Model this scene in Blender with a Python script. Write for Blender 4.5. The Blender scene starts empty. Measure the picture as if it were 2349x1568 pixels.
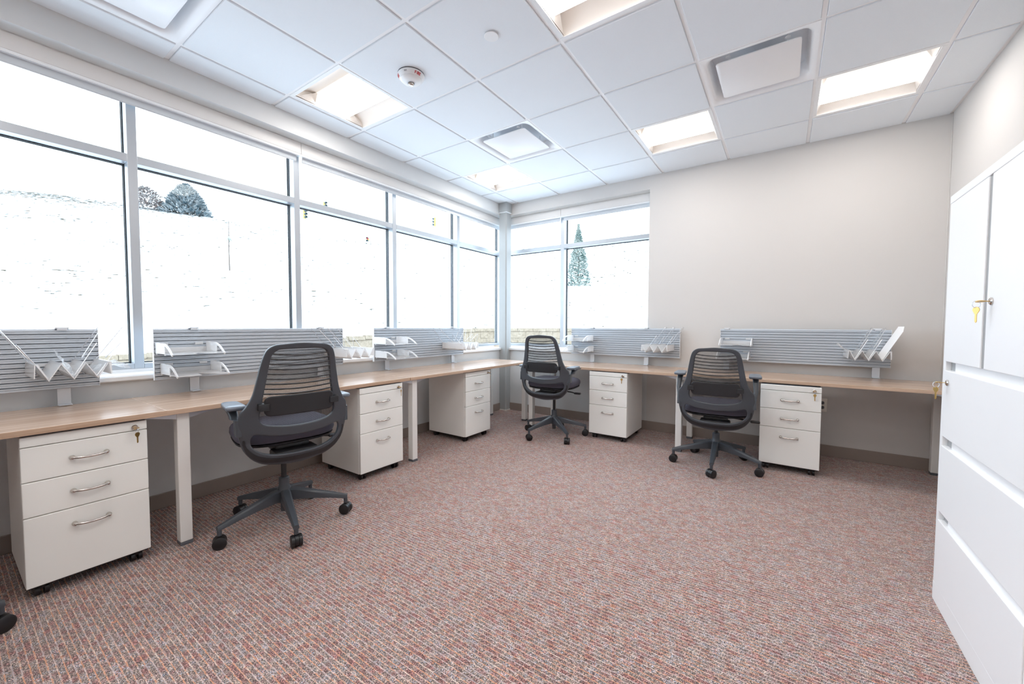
import bpy, bmesh, math, random
from mathutils import Vector, Matrix
random.seed(7)
PI = math.pi
SC = bpy.context.scene
COL = SC.collection

# ------------------------------------------------------------------ materials
def mat(name):
    m = bpy.data.materials.new(name); m.use_nodes = True
    nt = m.node_tree; nt.nodes.clear()
    out = nt.nodes.new('ShaderNodeOutputMaterial')
    return m, nt, out
def N(nt, typ, **kw):
    n = nt.nodes.new(typ)
    for k, v in kw.items():
        if k in n.inputs.keys(): n.inputs[k].default_value = v
        else: setattr(n, k, v)
    return n
def L(nt, a, b): nt.links.new(a, b)
def s2l(c):
    return tuple(((v/255)/12.92 if v/255 <= .04045 else ((v/255+.055)/1.055)**2.4) for v in c) + (1,)
def noise_bump(nt, bsdf, scale, strength, dist=.001, detail=2):
    tc = N(nt, 'ShaderNodeTexCoord'); nz = N(nt, 'ShaderNodeTexNoise', Scale=scale, Detail=detail)
    L(nt, tc.outputs['Object'], nz.inputs['Vector'])
    b = N(nt, 'ShaderNodeBump', Strength=strength, Distance=dist)
    L(nt, nz.outputs['Fac'], b.inputs['Height']); L(nt, b.outputs['Normal'], bsdf.inputs['Normal'])
    return nz
def simple(name, col, rough=.5, metal=0, spec=.5, bump=None, coat=0, vary=0):
    m, nt, out = mat(name)
    p = N(nt, 'ShaderNodeBsdfPrincipled', Roughness=rough, Metallic=metal)
    p.inputs['Base Color'].default_value = col
    p.inputs['Specular IOR Level'].default_value = spec
    p.inputs['Coat Weight'].default_value = coat
    L(nt, p.outputs[0], out.inputs[0])
    if bump: noise_bump(nt, p, *bump)
    if vary:
        tc = N(nt, 'ShaderNodeTexCoord'); nz = N(nt, 'ShaderNodeTexNoise', Scale=3.0, Detail=3.0)
        L(nt, tc.outputs['Object'], nz.inputs['Vector'])
        mr = N(nt, 'ShaderNodeMapRange'); mr.inputs[3].default_value = 1-vary; mr.inputs[4].default_value = 1+vary
        L(nt, nz.outputs['Fac'], mr.inputs[0])
        mx = N(nt, 'ShaderNodeVectorMath', operation='SCALE'); mx.inputs[0].default_value = col[:3]
        L(nt, mr.outputs[0], mx.inputs['Scale']); L(nt, mx.outputs[0], p.inputs['Base Color'])
    return m
M = {}
M['wall'] = simple('wall_paint', (.645, .626, .606, 1), .75, bump=(900, .12, .0006, 3), vary=.01)
M['wall_cool'] = simple('wall_paint_window', (.68, .69, .69, 1), .75, bump=(900, .12, .0006, 3), vary=.01)
M['ceil'] = simple('ceiling_tile', (.82, .86, .90, 1), .9, bump=(260, .5, .002, 6), vary=.01)
M['grid'] = simple('ceiling_grid', (.9, .9, .91, 1), .45)
M['base'] = simple('baseboard_vinyl', (.30, .25, .22, 1), .5)
M['alu'] = simple('anodised_aluminium', (.47, .495, .525, 1), .38, .55)
M['alu_side'] = simple('window_inner_frame', (.78, .80, .82, 1), .4, .3)
M['gasket'] = simple('black_gasket', (.015, .02, .025, 1), .5)
M['sill'] = simple('sill_laminate', (.82, .82, .82, 1), .3)
M['shade'] = simple('shade_fascia', (.76, .75, .74, 1), .5)
M['shadelip'] = simple('shade_lip', (.9, .92, .93, 1), .3)
M['fabric'] = simple('shade_fabric', (.62, .66, .70, 1), .9, bump=(700, .3, .001, 2))
M['column'] = simple('column_paint', (.41, .43, .435, 1), .4)
M['leg'] = simple('warm_white_metal', (.84, .83, .80, 1), .4)
M['ped'] = simple('pedestal_metal', (.91, .915, .88, 1), .45, bump=(1500, .08, .0003, 2))
M['ped_side'] = M['ped']
M['black'] = simple('black_plastic', (.012, .012, .014, 1), .35)
M['dgrey'] = simple('dark_grey_foot', (.12, .13, .15, 1), .4)
M['chair'] = simple('chair_plastic', (.058, .066, .078, 1), .36, bump=(1200, .15, .0004, 2))
M['chair_dk'] = simple('chair_dark_plastic', (.016, .017, .02, 1), .4)
M['slat'] = simple('chair_slat', (.02, .021, .024, 1), .45)
M['seat'] = simple('seat_fabric', (.075, .07, .095, 1), .85, bump=(900, .6, .001, 4))
M['armpad'] = simple('arm_pad', (.16, .19, .23, 1), .32)
M['chrome'] = simple('brushed_nickel', (.62, .58, .54, 1), .22, 1)
M['brass'] = simple('brass_key', (.62, .40, .14, 1), .3, 1)
M['steel'] = simple('steel_wire', (.75, .77, .80, 1), .25, .9)
M['panel'] = simple('panel_aluminium', (.55, .60, .66, 1), .40, .3)
M['panel_end'] = simple('panel_end_cap', (.82, .84, .86, 1), .35)
M['bracket'] = simple('panel_bracket', (.68, .71, .75, 1), .4, .3)
M['cab'] = simple('cabinet_white', (.90, .91, .92, 1), .38)
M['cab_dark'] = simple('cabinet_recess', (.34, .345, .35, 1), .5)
M['plaque'] = simple('diffuser_white', (.90, .91, .93, 1), .3)
M['neck'] = simple('diffuser_throat', (.80, .83, .87, 1), .5)
M['whiteplastic'] = simple('white_plastic', (.86, .87, .88, 1), .35)
M['red'] = simple('red_lettering', (.55, .02, .03, 1), .5)
M['greytext'] = simple('grey_lettering', (.12, .13, .15, 1), .5)
M['outlet'] = simple('outlet_plate', (.90, .86, .78, 1), .4)
M['paper'] = simple('white_card', (.92, .92, .92, 1), .6)
M['bark'] = simple('bark', (.11, .09, .075, 1), .9)
M['pole'] = simple('galvanised_pole', (.55, .62, .68, 1), .5)
M['yellow'] = simple('signal_yellow', (.80, .45, .06, 1), .5)
M['sigdark'] = simple('signal_visor', (.06, .09, .10, 1), .5)
M['sigred'] = simple('signal_red_lens', (.4, .03, .04, 1), .3)

def facing(nt, k=.96, base=.04):
    """Schlick reflectance that is the same from both sides of a thin sheet"""
    lw = N(nt, 'ShaderNodeLayerWeight', Blend=.5)
    p = N(nt, 'ShaderNodeMath', operation='POWER'); L(nt, lw.outputs['Facing'], p.inputs[0]); p.inputs[1].default_value = 5
    a = N(nt, 'ShaderNodeMath', operation='MULTIPLY_ADD'); L(nt, p.outputs[0], a.inputs[0]); a.inputs[1].default_value = k; a.inputs[2].default_value = base
    return a
def frosted(name, tr, col=(.92, .94, .96, 1)):
    m, nt, out = mat(name)
    d = N(nt, 'ShaderNodeBsdfDiffuse'); d.inputs[0].default_value = col
    t = N(nt, 'ShaderNodeBsdfTranslucent'); t.inputs[0].default_value = col
    g = N(nt, 'ShaderNodeBsdfGlossy', Roughness=.2)
    x = N(nt, 'ShaderNodeBsdfTransparent')
    a = N(nt, 'ShaderNodeMixShader', Fac=.45); L(nt, d.outputs[0], a.inputs[1]); L(nt, t.outputs[0], a.inputs[2])
    fr = facing(nt)
    b = N(nt, 'ShaderNodeMixShader'); L(nt, fr.outputs[0], b.inputs[0]); L(nt, a.outputs[0], b.inputs[1]); L(nt, g.outputs[0], b.inputs[2])
    c = N(nt, 'ShaderNodeMixShader', Fac=tr); L(nt, b.outputs[0], c.inputs[1]); L(nt, x.outputs[0], c.inputs[2])
    L(nt, c.outputs[0], out.inputs[0]); return m
M['tray'] = frosted('frosted_tray_plastic', .12, (.96, .97, .98, 1))
M['holder'] = frosted('frosted_holder_plastic', .06, (.97, .98, .99, 1))
M['bag'] = frosted('clear_film', .45)

def glass():
    m, nt, out = mat('window_glass')
    t = N(nt, 'ShaderNodeBsdfTransparent'); t.inputs[0].default_value = (.93, .96, .96, 1)
    g = N(nt, 'ShaderNodeBsdfGlossy', Roughness=.0); g.inputs[0].default_value = (.9, .97, .97, 1)
    fr = facing(nt, .6, .007)
    x = N(nt, 'ShaderNodeMixShader'); L(nt, fr.outputs[0], x.inputs[0]); L(nt, t.outputs[0], x.inputs[1]); L(nt, g.outputs[0], x.inputs[2])
    L(nt, x.outputs[0], out.inputs[0]); return m
M['glass'] = glass()

def emis(name, col, s):
    m, nt, out = mat(name)
    e = N(nt, 'ShaderNodeEmission', Strength=s); e.inputs[0].default_value = col
    L(nt, e.outputs[0], out.inputs[0]); return m
M['lens'] = emis('lamp_lens', (1, .95, .905, 1), 10.0)
M['lens_side'] = emis('lamp_lens_side', (1, .90, .80, 1), .62)
M['reflector'] = simple('lamp_reflector', (.80, .765, .73, 1), .5)

def wood(name, axis, top):
    m, nt, out = mat(name)
    tc = N(nt, 'ShaderNodeTexCoord'); mp = N(nt, 'ShaderNodeMapping')
    s = [2.2, 2.2, 60]; o = 1 - axis
    s[axis] = 1.6; s[o] = 42
    mp.inputs['Scale'].default_value = s
    L(nt, tc.outputs['Object'], mp.inputs[0])
    n1 = N(nt, 'ShaderNodeTexNoise', Scale=1.0, Detail=5.0, Roughness=.6, Distortion=.4); L(nt, mp.outputs[0], n1.inputs['Vector'])
    cr = N(nt, 'ShaderNodeValToRGB'); L(nt, n1.outputs['Fac'], cr.inputs[0])
    e = cr.color_ramp.elements
    e[0].position = .3; e[1].position = .72
    e[0].color = (.44, .305, .22, 1) if top else (.46, .31, .21, 1)
    e[1].color = (.65, .485, .375, 1) if top else (.68, .50, .37, 1)
    p = N(nt, 'ShaderNodeBsdfPrincipled', Roughness=.2 if top else .5)
    p.inputs['Specular IOR Level'].default_value = .85 if top else .4
    L(nt, cr.outputs[0], p.inputs['Base Color'])
    L(nt, p.outputs[0], out.inputs[0]); return m
M['woodA'] = wood('laminate_along_y', 1, True); M['woodB'] = wood('laminate_along_x', 0, True)
M['edgeA'] = wood('edge_band_y', 1, False); M['edgeB'] = wood('edge_band_x', 0, False)

def carpet():
    m, nt, out = mat('loop_carpet')
    tc = N(nt, 'ShaderNodeTexCoord')
    sx = N(nt, 'ShaderNodeSeparateXYZ'); L(nt, tc.outputs['Object'], sx.inputs[0])
    def math1(op, a, b=None, c=None):
        n = N(nt, 'ShaderNodeMath', operation=op)
        for i, v in enumerate((a, b, c)):
            if v is None: continue
            if isinstance(v, (int, float)): n.inputs[i].default_value = v
            else: L(nt, v, n.inputs[i])
        return n.outputs[0]
    def ramp(fac, cols, interp_='LINEAR'):
        r = N(nt, 'ShaderNodeValToRGB'); r.color_ramp.interpolation = interp_; e = r.color_ramp.elements
        e[0].position, e[0].color = cols[0][0], cols[0][1]+(1,); e[1].position, e[1].color = cols[1][0], cols[1][1]+(1,)
        for p_, c_ in cols[2:]: e.new(p_).color = c_+(1,)
        L(nt, fac, r.inputs[0]); return r.outputs[0]
    wn = N(nt, 'ShaderNodeTexNoise', Scale=70.0, Detail=1.0); L(nt, tc.outputs['Object'], wn.inputs['Vector'])
    y = math1('ADD', sx.outputs[1], math1('MULTIPLY', math1('SUBTRACT', wn.outputs['Fac'], .5), .0045))
    q = math1('DIVIDE', y, .0168); band = math1('FLOOR', q); fr_ = math1('FRACT', q)
    is_stripe = math1('LESS_THAN', fr_, .21)
    def strip_noise(sxv, k, off):
        cv = N(nt, 'ShaderNodeCombineXYZ'); L(nt, math1('MULTIPLY', sx.outputs[0], sxv), cv.inputs[0]); L(nt, math1('MULTIPLY_ADD', band, k, off), cv.inputs[1])
        n_ = N(nt, 'ShaderNodeTexNoise', Scale=1.0, Detail=1.5); L(nt, cv.outputs[0], n_.inputs['Vector']); return n_.outputs['Fac']
    vor = N(nt, 'ShaderNodeTexVoronoi', Scale=500.0); L(nt, tc.outputs['Object'], vor.inputs['Vector'])
    vs = N(nt, 'ShaderNodeSeparateColor'); L(nt, vor.outputs['Color'], vs.inputs[0])
    patch = math1('ADD', strip_noise(24.0, 7.31, 0.0), math1('MULTIPLY', math1('SUBTRACT', vs.outputs[1], .5), .16))
    pc = ramp(patch, [(.30, (.26, .12, .11)), (.76, (.42, .19, .11)), (.40, (.27, .145, .13)), (.46, (.26, .19, .185)), (.52, (.25, .195, .175)), (.58, (.36, .27, .205)), (.64, (.22, .26, .33)), (.69, (.30, .18, .17))])
    br = ramp(vs.outputs[0], [(0, (.12, .12, .13)), (1, (3.0, 3.05, 3.1)), (.30, (.40, .38, .38)), (.62, (1.0, .98, .97)), (.84, (1.9, 1.9, 1.92))])  # glints and shadows of the loops put into the colour as random brightness
    pm = N(nt, 'ShaderNodeVectorMath', operation='MULTIPLY'); L(nt, pc, pm.inputs[0]); L(nt, br, pm.inputs[1])
    sn = math1('ADD', strip_noise(17.0, 3.7, 50.0), math1('MULTIPLY', math1('SUBTRACT', vs.outputs[1], .5), .05))
    st = ramp(sn, [(.34, (.44, .36, .37)), (.70, (.70, .58, .50)), (.44, (.62, .50, .47)), (.50, (.60, .33, .22)), (.56, (.62, .27, .14)), (.62, (.66, .47, .38))])
    sb = math1('MULTIPLY_ADD', vs.outputs[2], .9, .50)
    sm = N(nt, 'ShaderNodeVectorMath', operation='SCALE'); L(nt, st, sm.inputs[0]); L(nt, sb, sm.inputs['Scale'])
    mx = N(nt, 'ShaderNodeMix', data_type='RGBA'); L(nt, math1('MULTIPLY', is_stripe, .9), mx.inputs[0])
    L(nt, pm.outputs[0], mx.inputs[6]); L(nt, sm.outputs[0], mx.inputs[7])
    big = N(nt, 'ShaderNodeTexNoise', Scale=9.0, Detail=3.0); L(nt, tc.outputs['Object'], big.inputs['Vector'])
    mr = N(nt, 'ShaderNodeMapRange'); mr.inputs[3].default_value = .88*1.06; mr.inputs[4].default_value = 1.12*1.06; L(nt, big.outputs['Fac'], mr.inputs[0])
    sc = N(nt, 'ShaderNodeVectorMath', operation='SCALE'); L(nt, mx.outputs[2], sc.inputs[0]); L(nt, mr.outputs[0], sc.inputs['Scale'])
    p = N(nt, 'ShaderNodeBsdfPrincipled', Roughness=.95); p.inputs['Specular IOR Level'].default_value = .15
    p.inputs['Sheen Weight'].default_value = .25
    L(nt, sc.outputs[0], p.inputs['Base Color'])
    b = N(nt, 'ShaderNodeBump', Strength=.6, Distance=.002); L(nt, math1('MULTIPLY', vor.outputs['Distance'], -1), b.inputs['Height'])
    L(nt, b.outputs[0], p.inputs['Normal'])
    L(nt, p.outputs[0], out.inputs[0]); return m
M['carpet'] = carpet()

def meshfab():
    m, nt, out = mat('chair_mesh_fabric')
    tc = N(nt, 'ShaderNodeTexCoord'); mp = N(nt, 'ShaderNodeMapping'); mp.inputs['Rotation'].default_value = (0, PI/4, 0)
    L(nt, tc.outputs['Object'], mp.inputs[0])
    sp = N(nt, 'ShaderNodeSeparateXYZ'); L(nt, mp.outputs[0], sp.inputs[0])
    def w(o):
        a = N(nt, 'ShaderNodeMath', operation='MULTIPLY'); L(nt, o, a.inputs[0]); a.inputs[1].default_value = 2*PI/.0042
        s = N(nt, 'ShaderNodeMath', operation='SINE'); L(nt, a.outputs[0], s.inputs[0]); return s.outputs[0]
    q = N(nt, 'ShaderNodeMath', operation='MULTIPLY'); L(nt, w(sp.outputs[0]), q.inputs[0]); L(nt, w(sp.outputs[2]), q.inputs[1])
    g = N(nt, 'ShaderNodeMath', operation='GREATER_THAN'); L(nt, q.outputs[0], g.inputs[0]); g.inputs[1].default_value = .02
    d = N(nt, 'ShaderNodeBsdfPrincipled', Roughness=.7); d.inputs['Base Color'].default_value = (.045, .047, .055, 1)
    t = N(nt, 'ShaderNodeBsdfTransparent')
    x = N(nt, 'ShaderNodeMixShader'); L(nt, g.outputs[0], x.inputs[0]); L(nt, d.outputs[0], x.inputs[1]); L(nt, t.outputs[0], x.inputs[2])
    L(nt, x.outputs[0], out.inputs[0]); return m
M['mesh'] = meshfab()

def snow():
    m, nt, out = mat('snow_with_dry_grass')
    tc = N(nt, 'ShaderNodeTexCoord'); mp = N(nt, 'ShaderNodeMapping'); mp.inputs['Scale'].default_value = (1.5, .8, 3.2)
    L(nt, tc.outputs['Object'], mp.inputs[0])
    n1 = N(nt, 'ShaderNodeTexNoise', Scale=3.4, Detail=5.0, Roughness=.62); L(nt, mp.outputs[0], n1.inputs['Vector'])
    n2 = N(nt, 'ShaderNodeTexNoise', Scale=.16, Detail=3.0); L(nt, tc.outputs['Object'], n2.inputs['Vector'])
    a = N(nt, 'ShaderNodeMath', operation='MULTIPLY_ADD'); L(nt, n2.outputs['Fac'], a.inputs[0]); a.inputs[1].default_value = .20; L(nt, n1.outputs['Fac'], a.inputs[2])
    sz = N(nt, 'ShaderNodeSeparateXYZ'); L(nt, tc.outputs['Object'], sz.inputs[0])
    a0 = a; a = N(nt, 'ShaderNodeMath', operation='MULTIPLY_ADD'); L(nt, sz.outputs[2], a.inputs[0]); a.inputs[1].default_value = .014; L(nt, a0.outputs[0], a.inputs[2])
    cr = N(nt, 'ShaderNodeValToRGB'); L(nt, a.outputs[0], cr.inputs[0])
    e = cr.color_ramp.elements; e[0].position = .0; e[0].color = (.9, .92, .94, 1); e[1].position = 1.0; e[1].color = (.05, .045, .035, 1)
    k = e.new(.730); k.color = (.9, .92, .94, 1); k = e.new(.785); k.color = (.05, .045, .03, 1)
    p = N(nt, 'ShaderNodeBsdfDiffuse'); L(nt, cr.outputs[0], p.inputs[0]); L(nt, p.outputs[0], out.inputs[0]); return m
M['snow'] = snow()
def block():
    m, nt, out = mat('split_face_block')
    tc = N(nt, 'ShaderNodeTexCoord'); n = N(nt, 'ShaderNodeTexNoise', Scale=14.0, Detail=6.0, Roughness=.7); L(nt, tc.outputs['Object'], n.inputs['Vector'])
    cr = N(nt, 'ShaderNodeValToRGB'); L(nt, n.outputs['Fac'], cr.inputs[0])
    e = cr.color_ramp.elements; e[0].position = .3; e[0].color = (.22, .18, .13, 1); e[1].position = .7; e[1].color = (.37, .31, .24, 1)
    p = N(nt, 'ShaderNodeBsdfDiffuse'); L(nt, cr.outputs[0], p.inputs[0])
    b = N(nt, 'ShaderNodeBump', Strength=.8, Distance=.03); L(nt, n.outputs['Fac'], b.inputs['Height']); L(nt, b.outputs[0], p.inputs['Normal'])
    L(nt, p.outputs[0], out.inputs[0]); return m
M['block'] = block()
def foliage(name, c0, c1):
    m, nt, out = mat(name)
    tc = N(nt, 'ShaderNodeTexCoord'); n = N(nt, 'ShaderNodeTexNoise', Scale=3.0, Detail=5.0); L(nt, tc.outputs['Object'], n.inputs['Vector'])
    cr = N(nt, 'ShaderNodeValToRGB'); L(nt, n.outputs['Fac'], cr.inputs[0])
    e = cr.color_ramp.elements; e[0].position = .35; e[0].color = c0; e[1].position = .65; e[1].color = c1
    p = N(nt, 'ShaderNodeBsdfDiffuse'); L(nt, cr.outputs[0], p.inputs[0]); L(nt, p.outputs[0], out.inputs[0]); return m
M['spruce'] = foliage('spruce_needles', (.10, .16, .145, 1), (.38, .40, .36, 1))
M['juniper'] = foliage('juniper_needles', (.07, .11, .13, 1), (.34, .36, .36, 1))
M['shrub'] = foliage('russet_shrub', (.16, .12, .11, 1), (.34, .33, .32, 1))

# ------------------------------------------------------------------ mesh helpers
def bm_(): return bmesh.new()
def box(bm, x0, x1, y0, y1, z0, z1, bev=0, seg=2):
    if x1 < x0: x0, x1 = x1, x0
    if y1 < y0: y0, y1 = y1, y0
    if z1 < z0: z0, z1 = z1, z0
    t = bmesh.new(); bmesh.ops.create_cube(t, size=1)
    for v in t.verts:
        v.co = Vector((x0+(v.co.x+.5)*(x1-x0), y0+(v.co.y+.5)*(y1-y0), z0+(v.co.z+.5)*(z1-z0)))
    if bev > 0:
        bmesh.ops.bevel(t, geom=list(t.edges), offset=min(bev, .49*min(x1-x0, y1-y0, z1-z0)), segments=seg, affect='EDGES', profile=.5)
    merge(bm, t)
def merge(bm, t, mtx=None):
    if mtx is not None: bmesh.ops.transform(t, matrix=mtx, verts=t.verts)
    me = bpy.data.meshes.new('t'); t.to_mesh(me); bm.from_mesh(me); bpy.data.meshes.remove(me); t.free()
def tube(bm, pts, r, n=8, closed=False, ry=None):
    pts = [Vector(p) for p in pts]; k = len(pts); rings = []
    up = Vector((0, 0, 1)); prev = None
    for i, p in enumerate(pts):
        if closed: d = pts[(i+1) % k]-pts[i-1]
        else: d = pts[min(i+1, k-1)]-pts[max(i-1, 0)]
        d.normalize()
        if prev is None:
            a = up if abs(d.z) < .9 else Vector((1, 0, 0)); s = d.cross(a).normalized()
        else:
            s = (prev-d*prev.dot(d)).normalized()
        prev = s; t = d.cross(s)
        rr = r[i] if isinstance(r, (list, tuple)) else r
        r2 = rr if ry is None else ry
        rings.append([bm.verts.new(p+s*rr*math.cos(2*PI*j/n)+t*r2*math.sin(2*PI*j/n)) for j in range(n)])
    m = k if closed else k-1
    for i in range(m):
        A, B = rings[i], rings[(i+1) % k]
        for j in range(n): bm.faces.new((A[j], A[(j+1) % n], B[(j+1) % n], B[j]))
    if not closed:
        bm.faces.new(rings[0][::-1]); bm.faces.new(rings[-1])
def loft(bm, rings, cap=True):
    R = [[bm.verts.new(p) for p in r] for r in rings]; n = len(R[0])
    for A, B in zip(R, R[1:]):
        for j in range(n): bm.faces.new((A[j], A[(j+1) % n], B[(j+1) % n], B[j]))
    if cap: bm.faces.new(R[0][::-1]); bm.faces.new(R[-1])
def lathe(bm, prof, c=(0, 0, 0), n=32, axis=2):
    rings = []
    for r, h in prof:
        ring = []
        for j in range(n):
            a = 2*PI*j/n; x, y = r*math.cos(a), r*math.sin(a)
            v = (x, y, h) if axis == 2 else ((h, x, y) if axis == 0 else (x, h, y))
            ring.append(Vector(v)+Vector(c))
        rings.append(ring)
    loft(bm, rings)
def prism(bm, pts, f, d0, d1):
    """outline pts (u,v) extruded from d0 to d1; f(u,v,d) -> point"""
    loft(bm, [[Vector(f(u, v, d)) for u, v in pts] for d in (d0, d1)])
def cyl(bm, p0, p1, r, n=16, r1=None):
    tube(bm, [p0, p1], [r, r if r1 is None else r1], n)
def catmull(P, closed=True, k=8):
    out = []; n = len(P)
    for i in range(n if closed else n-1):
        g = lambda j: P[j % n] if closed else P[min(max(j, 0), n-1)]
        a, b, c, d = g(i-1), g(i), g(i+1), g(i+2)
        for s in range(k):
            t = s/k
            out.append(tuple(.5*((2*b[q])+(-a[q]+c[q])*t+(2*a[q]-5*b[q]+4*c[q]-d[q])*t*t+(-a[q]+3*b[q]-3*c[q]+d[q])*t**3) for q in range(len(b))))
    if not closed: out.append(tuple(P[-1]))
    return out
def rrect(x0, x1, y0, y1, r, k=5):
    o = []
    for cx, cy, a0 in ((x1-r, y1-r, 0), (x0+r, y1-r, 90), (x0+r, y0+r, 180), (x1-r, y0+r, 270)):
        for i in range(k+1):
            a = math.radians(a0+90*i/k); o.append((cx+r*math.cos(a), cy+r*math.sin(a)))
    return o
def obj(name, bm, m, parent=None, smooth=False, **props):
    me = bpy.data.meshes.new(name)
    bmesh.ops.recalc_face_normals(bm, faces=bm.faces)
    bm.to_mesh(me); bm.free(); me.materials.append(m)
    if smooth:
        for p in me.polygons: p.use_smooth = True
        try: me.set_sharp_from_angle(angle=math.radians(38))
        except Exception: pass
    o = bpy.data.objects.new(name, me); COL.objects.link(o)
    if parent is not None: o.parent = parent
    for k, v in props.items(): o[k] = v
    return o
def thing(name, label, cat, loc=(0, 0, 0), rz=0, group=None):
    o = bpy.data.objects.new(name, None); COL.objects.link(o)
    o.location = loc; o.rotation_euler = (0, 0, rz); o.empty_display_size = .05
    o['label'] = label; o['category'] = cat
    if group: o['group'] = group
    return o
def tag(o, label, cat, group=None):
    o['label'] = label; o['category'] = cat
    if group: o['group'] = group
    return o
def struct(name, bm, m, parent=None, smooth=False, label=None):
    o = obj(name, bm, m, parent, smooth)
    if parent is None: o['kind'] = 'structure'
    if label: o['label'] = label
    return o
def dup(root, loc, rz, label):
    r = root.copy(); COL.objects.link(r); r.location = loc; r.rotation_euler = (0, 0, rz); r['label'] = label
    def rec(a, b):
        for ch in list(a.children):
            c = ch.copy(); COL.objects.link(c); c.parent = b; rec(ch, c)
    rec(root, r)
    return r
def plate(outer, holes, thick, bev, fmap, zstep=.02, xstep=.03):
    """flat plate with holes (x,z outlines), cut into a fine grid and bent by fmap(x,z,d)"""
    cu = bpy.data.curves.new('c', 'CURVE'); cu.dimensions = '2D'; cu.fill_mode = 'BOTH'
    cu.extrude = max(thick/2-bev, 0); cu.bevel_depth = bev; cu.bevel_resolution = 2
    for loop in [outer]+holes:
        s = cu.splines.new('POLY'); s.points.add(len(loop)-1); s.use_cyclic_u = True
        for p, q in zip(s.points, loop): p.co = (q[0], q[1], 0, 1)
    o = bpy.data.objects.new('c', cu); COL.objects.link(o)
    dg = bpy.context.evaluated_depsgraph_get(); dg.update()
    me = bpy.data.meshes.new_from_object(o.evaluated_get(dg))
    bpy.data.objects.remove(o); bpy.data.curves.remove(cu)
    b = bmesh.new(); b.from_mesh(me); bpy.data.meshes.remove(me)
    bmesh.ops.remove_doubles(b, verts=b.verts, dist=1e-6)
    xs = [v.co.x for v in b.verts]; ys = [v.co.y for v in b.verts]
    x = min(xs)+xstep
    while x < max(xs):
        bmesh.ops.bisect_plane(b, geom=b.verts[:]+b.edges[:]+b.faces[:], dist=1e-6, plane_co=(x, 0, 0), plane_no=(1, 0, 0)); x += xstep
    y = min(ys)+zstep
    while y < max(ys):
        bmesh.ops.bisect_plane(b, geom=b.verts[:]+b.edges[:]+b.faces[:], dist=1e-6, plane_co=(0, y, 0), plane_no=(0, 1, 0)); y += zstep
    for v in b.verts: v.co = Vector(fmap(v.co.x, v.co.y, v.co.z))
    return b

# ------------------------------------------------------------------ camera
F_PX, YAW, PITCH, ROLL = 912.26, .599172, -.0408473, .00304416
CAM = Vector((3.13868, -4.39909, 1.12924))
fw = Vector((-math.sin(YAW)*math.cos(PITCH), math.cos(YAW)*math.cos(PITCH), math.sin(PITCH)))
rt = Vector((math.cos(YAW), math.sin(YAW), 0)); up = rt.cross(fw)
rt2 = rt*math.cos(ROLL)+up*math.sin(ROLL); up2 = -rt*math.sin(ROLL)+up*math.cos(ROLL)
cd = bpy.data.cameras.new('camera'); cam = bpy.data.objects.new('camera', cd); COL.objects.link(cam)
cd.sensor_width = 36; cd.sensor_fit = 'HORIZONTAL'; cd.lens = F_PX/2349*36; cd.clip_start = .02; cd.clip_end = 500
mw = Matrix((rt2, up2, -fw)).transposed().to_4x4(); mw.translation = CAM
cam.matrix_world = mw; SC.camera = cam

# ------------------------------------------------------------------ room shell
H = 2.743; XR = 4.152; YB = -6.9; SOF = 2.592
WF = .17   # inner face of the window frames, measured outwards from the wall face
b = bm_(); box(b, -.32, XR+.15, YB-.15, .32, -.12, 0); struct('floor', b, M['carpet'], label='reddish-brown looped carpet with fine orange and cream lines')
b = bm_(); box(b, -.30, 0, YB, .30, SOF, 3.0); struct('soffit_left', b, M['wall_cool'])
b = bm_(); box(b, -.30, 0, YB, -4.75, .803, SOF); struct('wall_left_rear', b, M['wall_cool'])
b = bm_(); box(b, -.30, 0, YB, 0, 0, .803)
struct('wall_left', b, M['wall_cool'], label='pale painted wall below and above the long row of windows')
b = bm_(); box(b, -.30, 1.917, 0, .30, 0, .803); struct('wall_back_low', b, M['wall_cool']); b = bm_(); box(b, 0, 1.917, 0, .30, SOF, 3.0); struct('soffit_back', b, M['wall']); b = bm_(); box(b, 1.917, XR+.15, 0, .30, 0, 3.0)
struct('wall_back', b, M['wall'], label='warm off-white painted wall behind the far desks')
b = bm_(); box(b, XR, XR+.15, YB, 0, 0, 3.0); struct('wall_right', b, M['wall'], label='off-white painted wall behind the white cabinet')
b = bm_(); box(b, -.30, XR+.15, YB-.15, YB, 0, 3.0); struct('wall_front', b, M['wall'])
b = bm_(); box(b, 0, .012, YB, -.0, 0, .093, .004); struct('baseboard_left', b, M['base'])
b = bm_(); box(b, 0.0, XR, -.012, 0, 0, .097, .004); struct('baseboard_back', b, M['base'])
b = bm_(); box(b, XR-.012, XR, YB, -.012, 0, .097, .004); struct('baseboard_right', b, M['base'])
# corner bead seen as a thin line between far wall and right wall
b = bm_(); box(b, XR-.006, XR, -.006, 0, .097, H, .002); struct('trim_1', b, M['wall'])
# sills
def sill(name, f, a0, a1):
    b = bm_()
    prism(b, [(-.17, .803), (.022, .803), (.030, .810), (.030, .830), (.022, .838), (-.17, .838)], f, a0, a1)
    prism(b, [(-.30, .803), (-.168, .803), (-.168, .856), (-.30, .856)], f, a0, a1)
    struct(name, b, M['sill'])
fA = lambda u, v, d: (u, d, v)       # u outwards into the room from the left wall
fB = lambda u, v, d: (d, -u, v)
sill('trim_2', fA, -4.75, .0)
sill('trim_3', fB, 0, 1.917)

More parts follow.
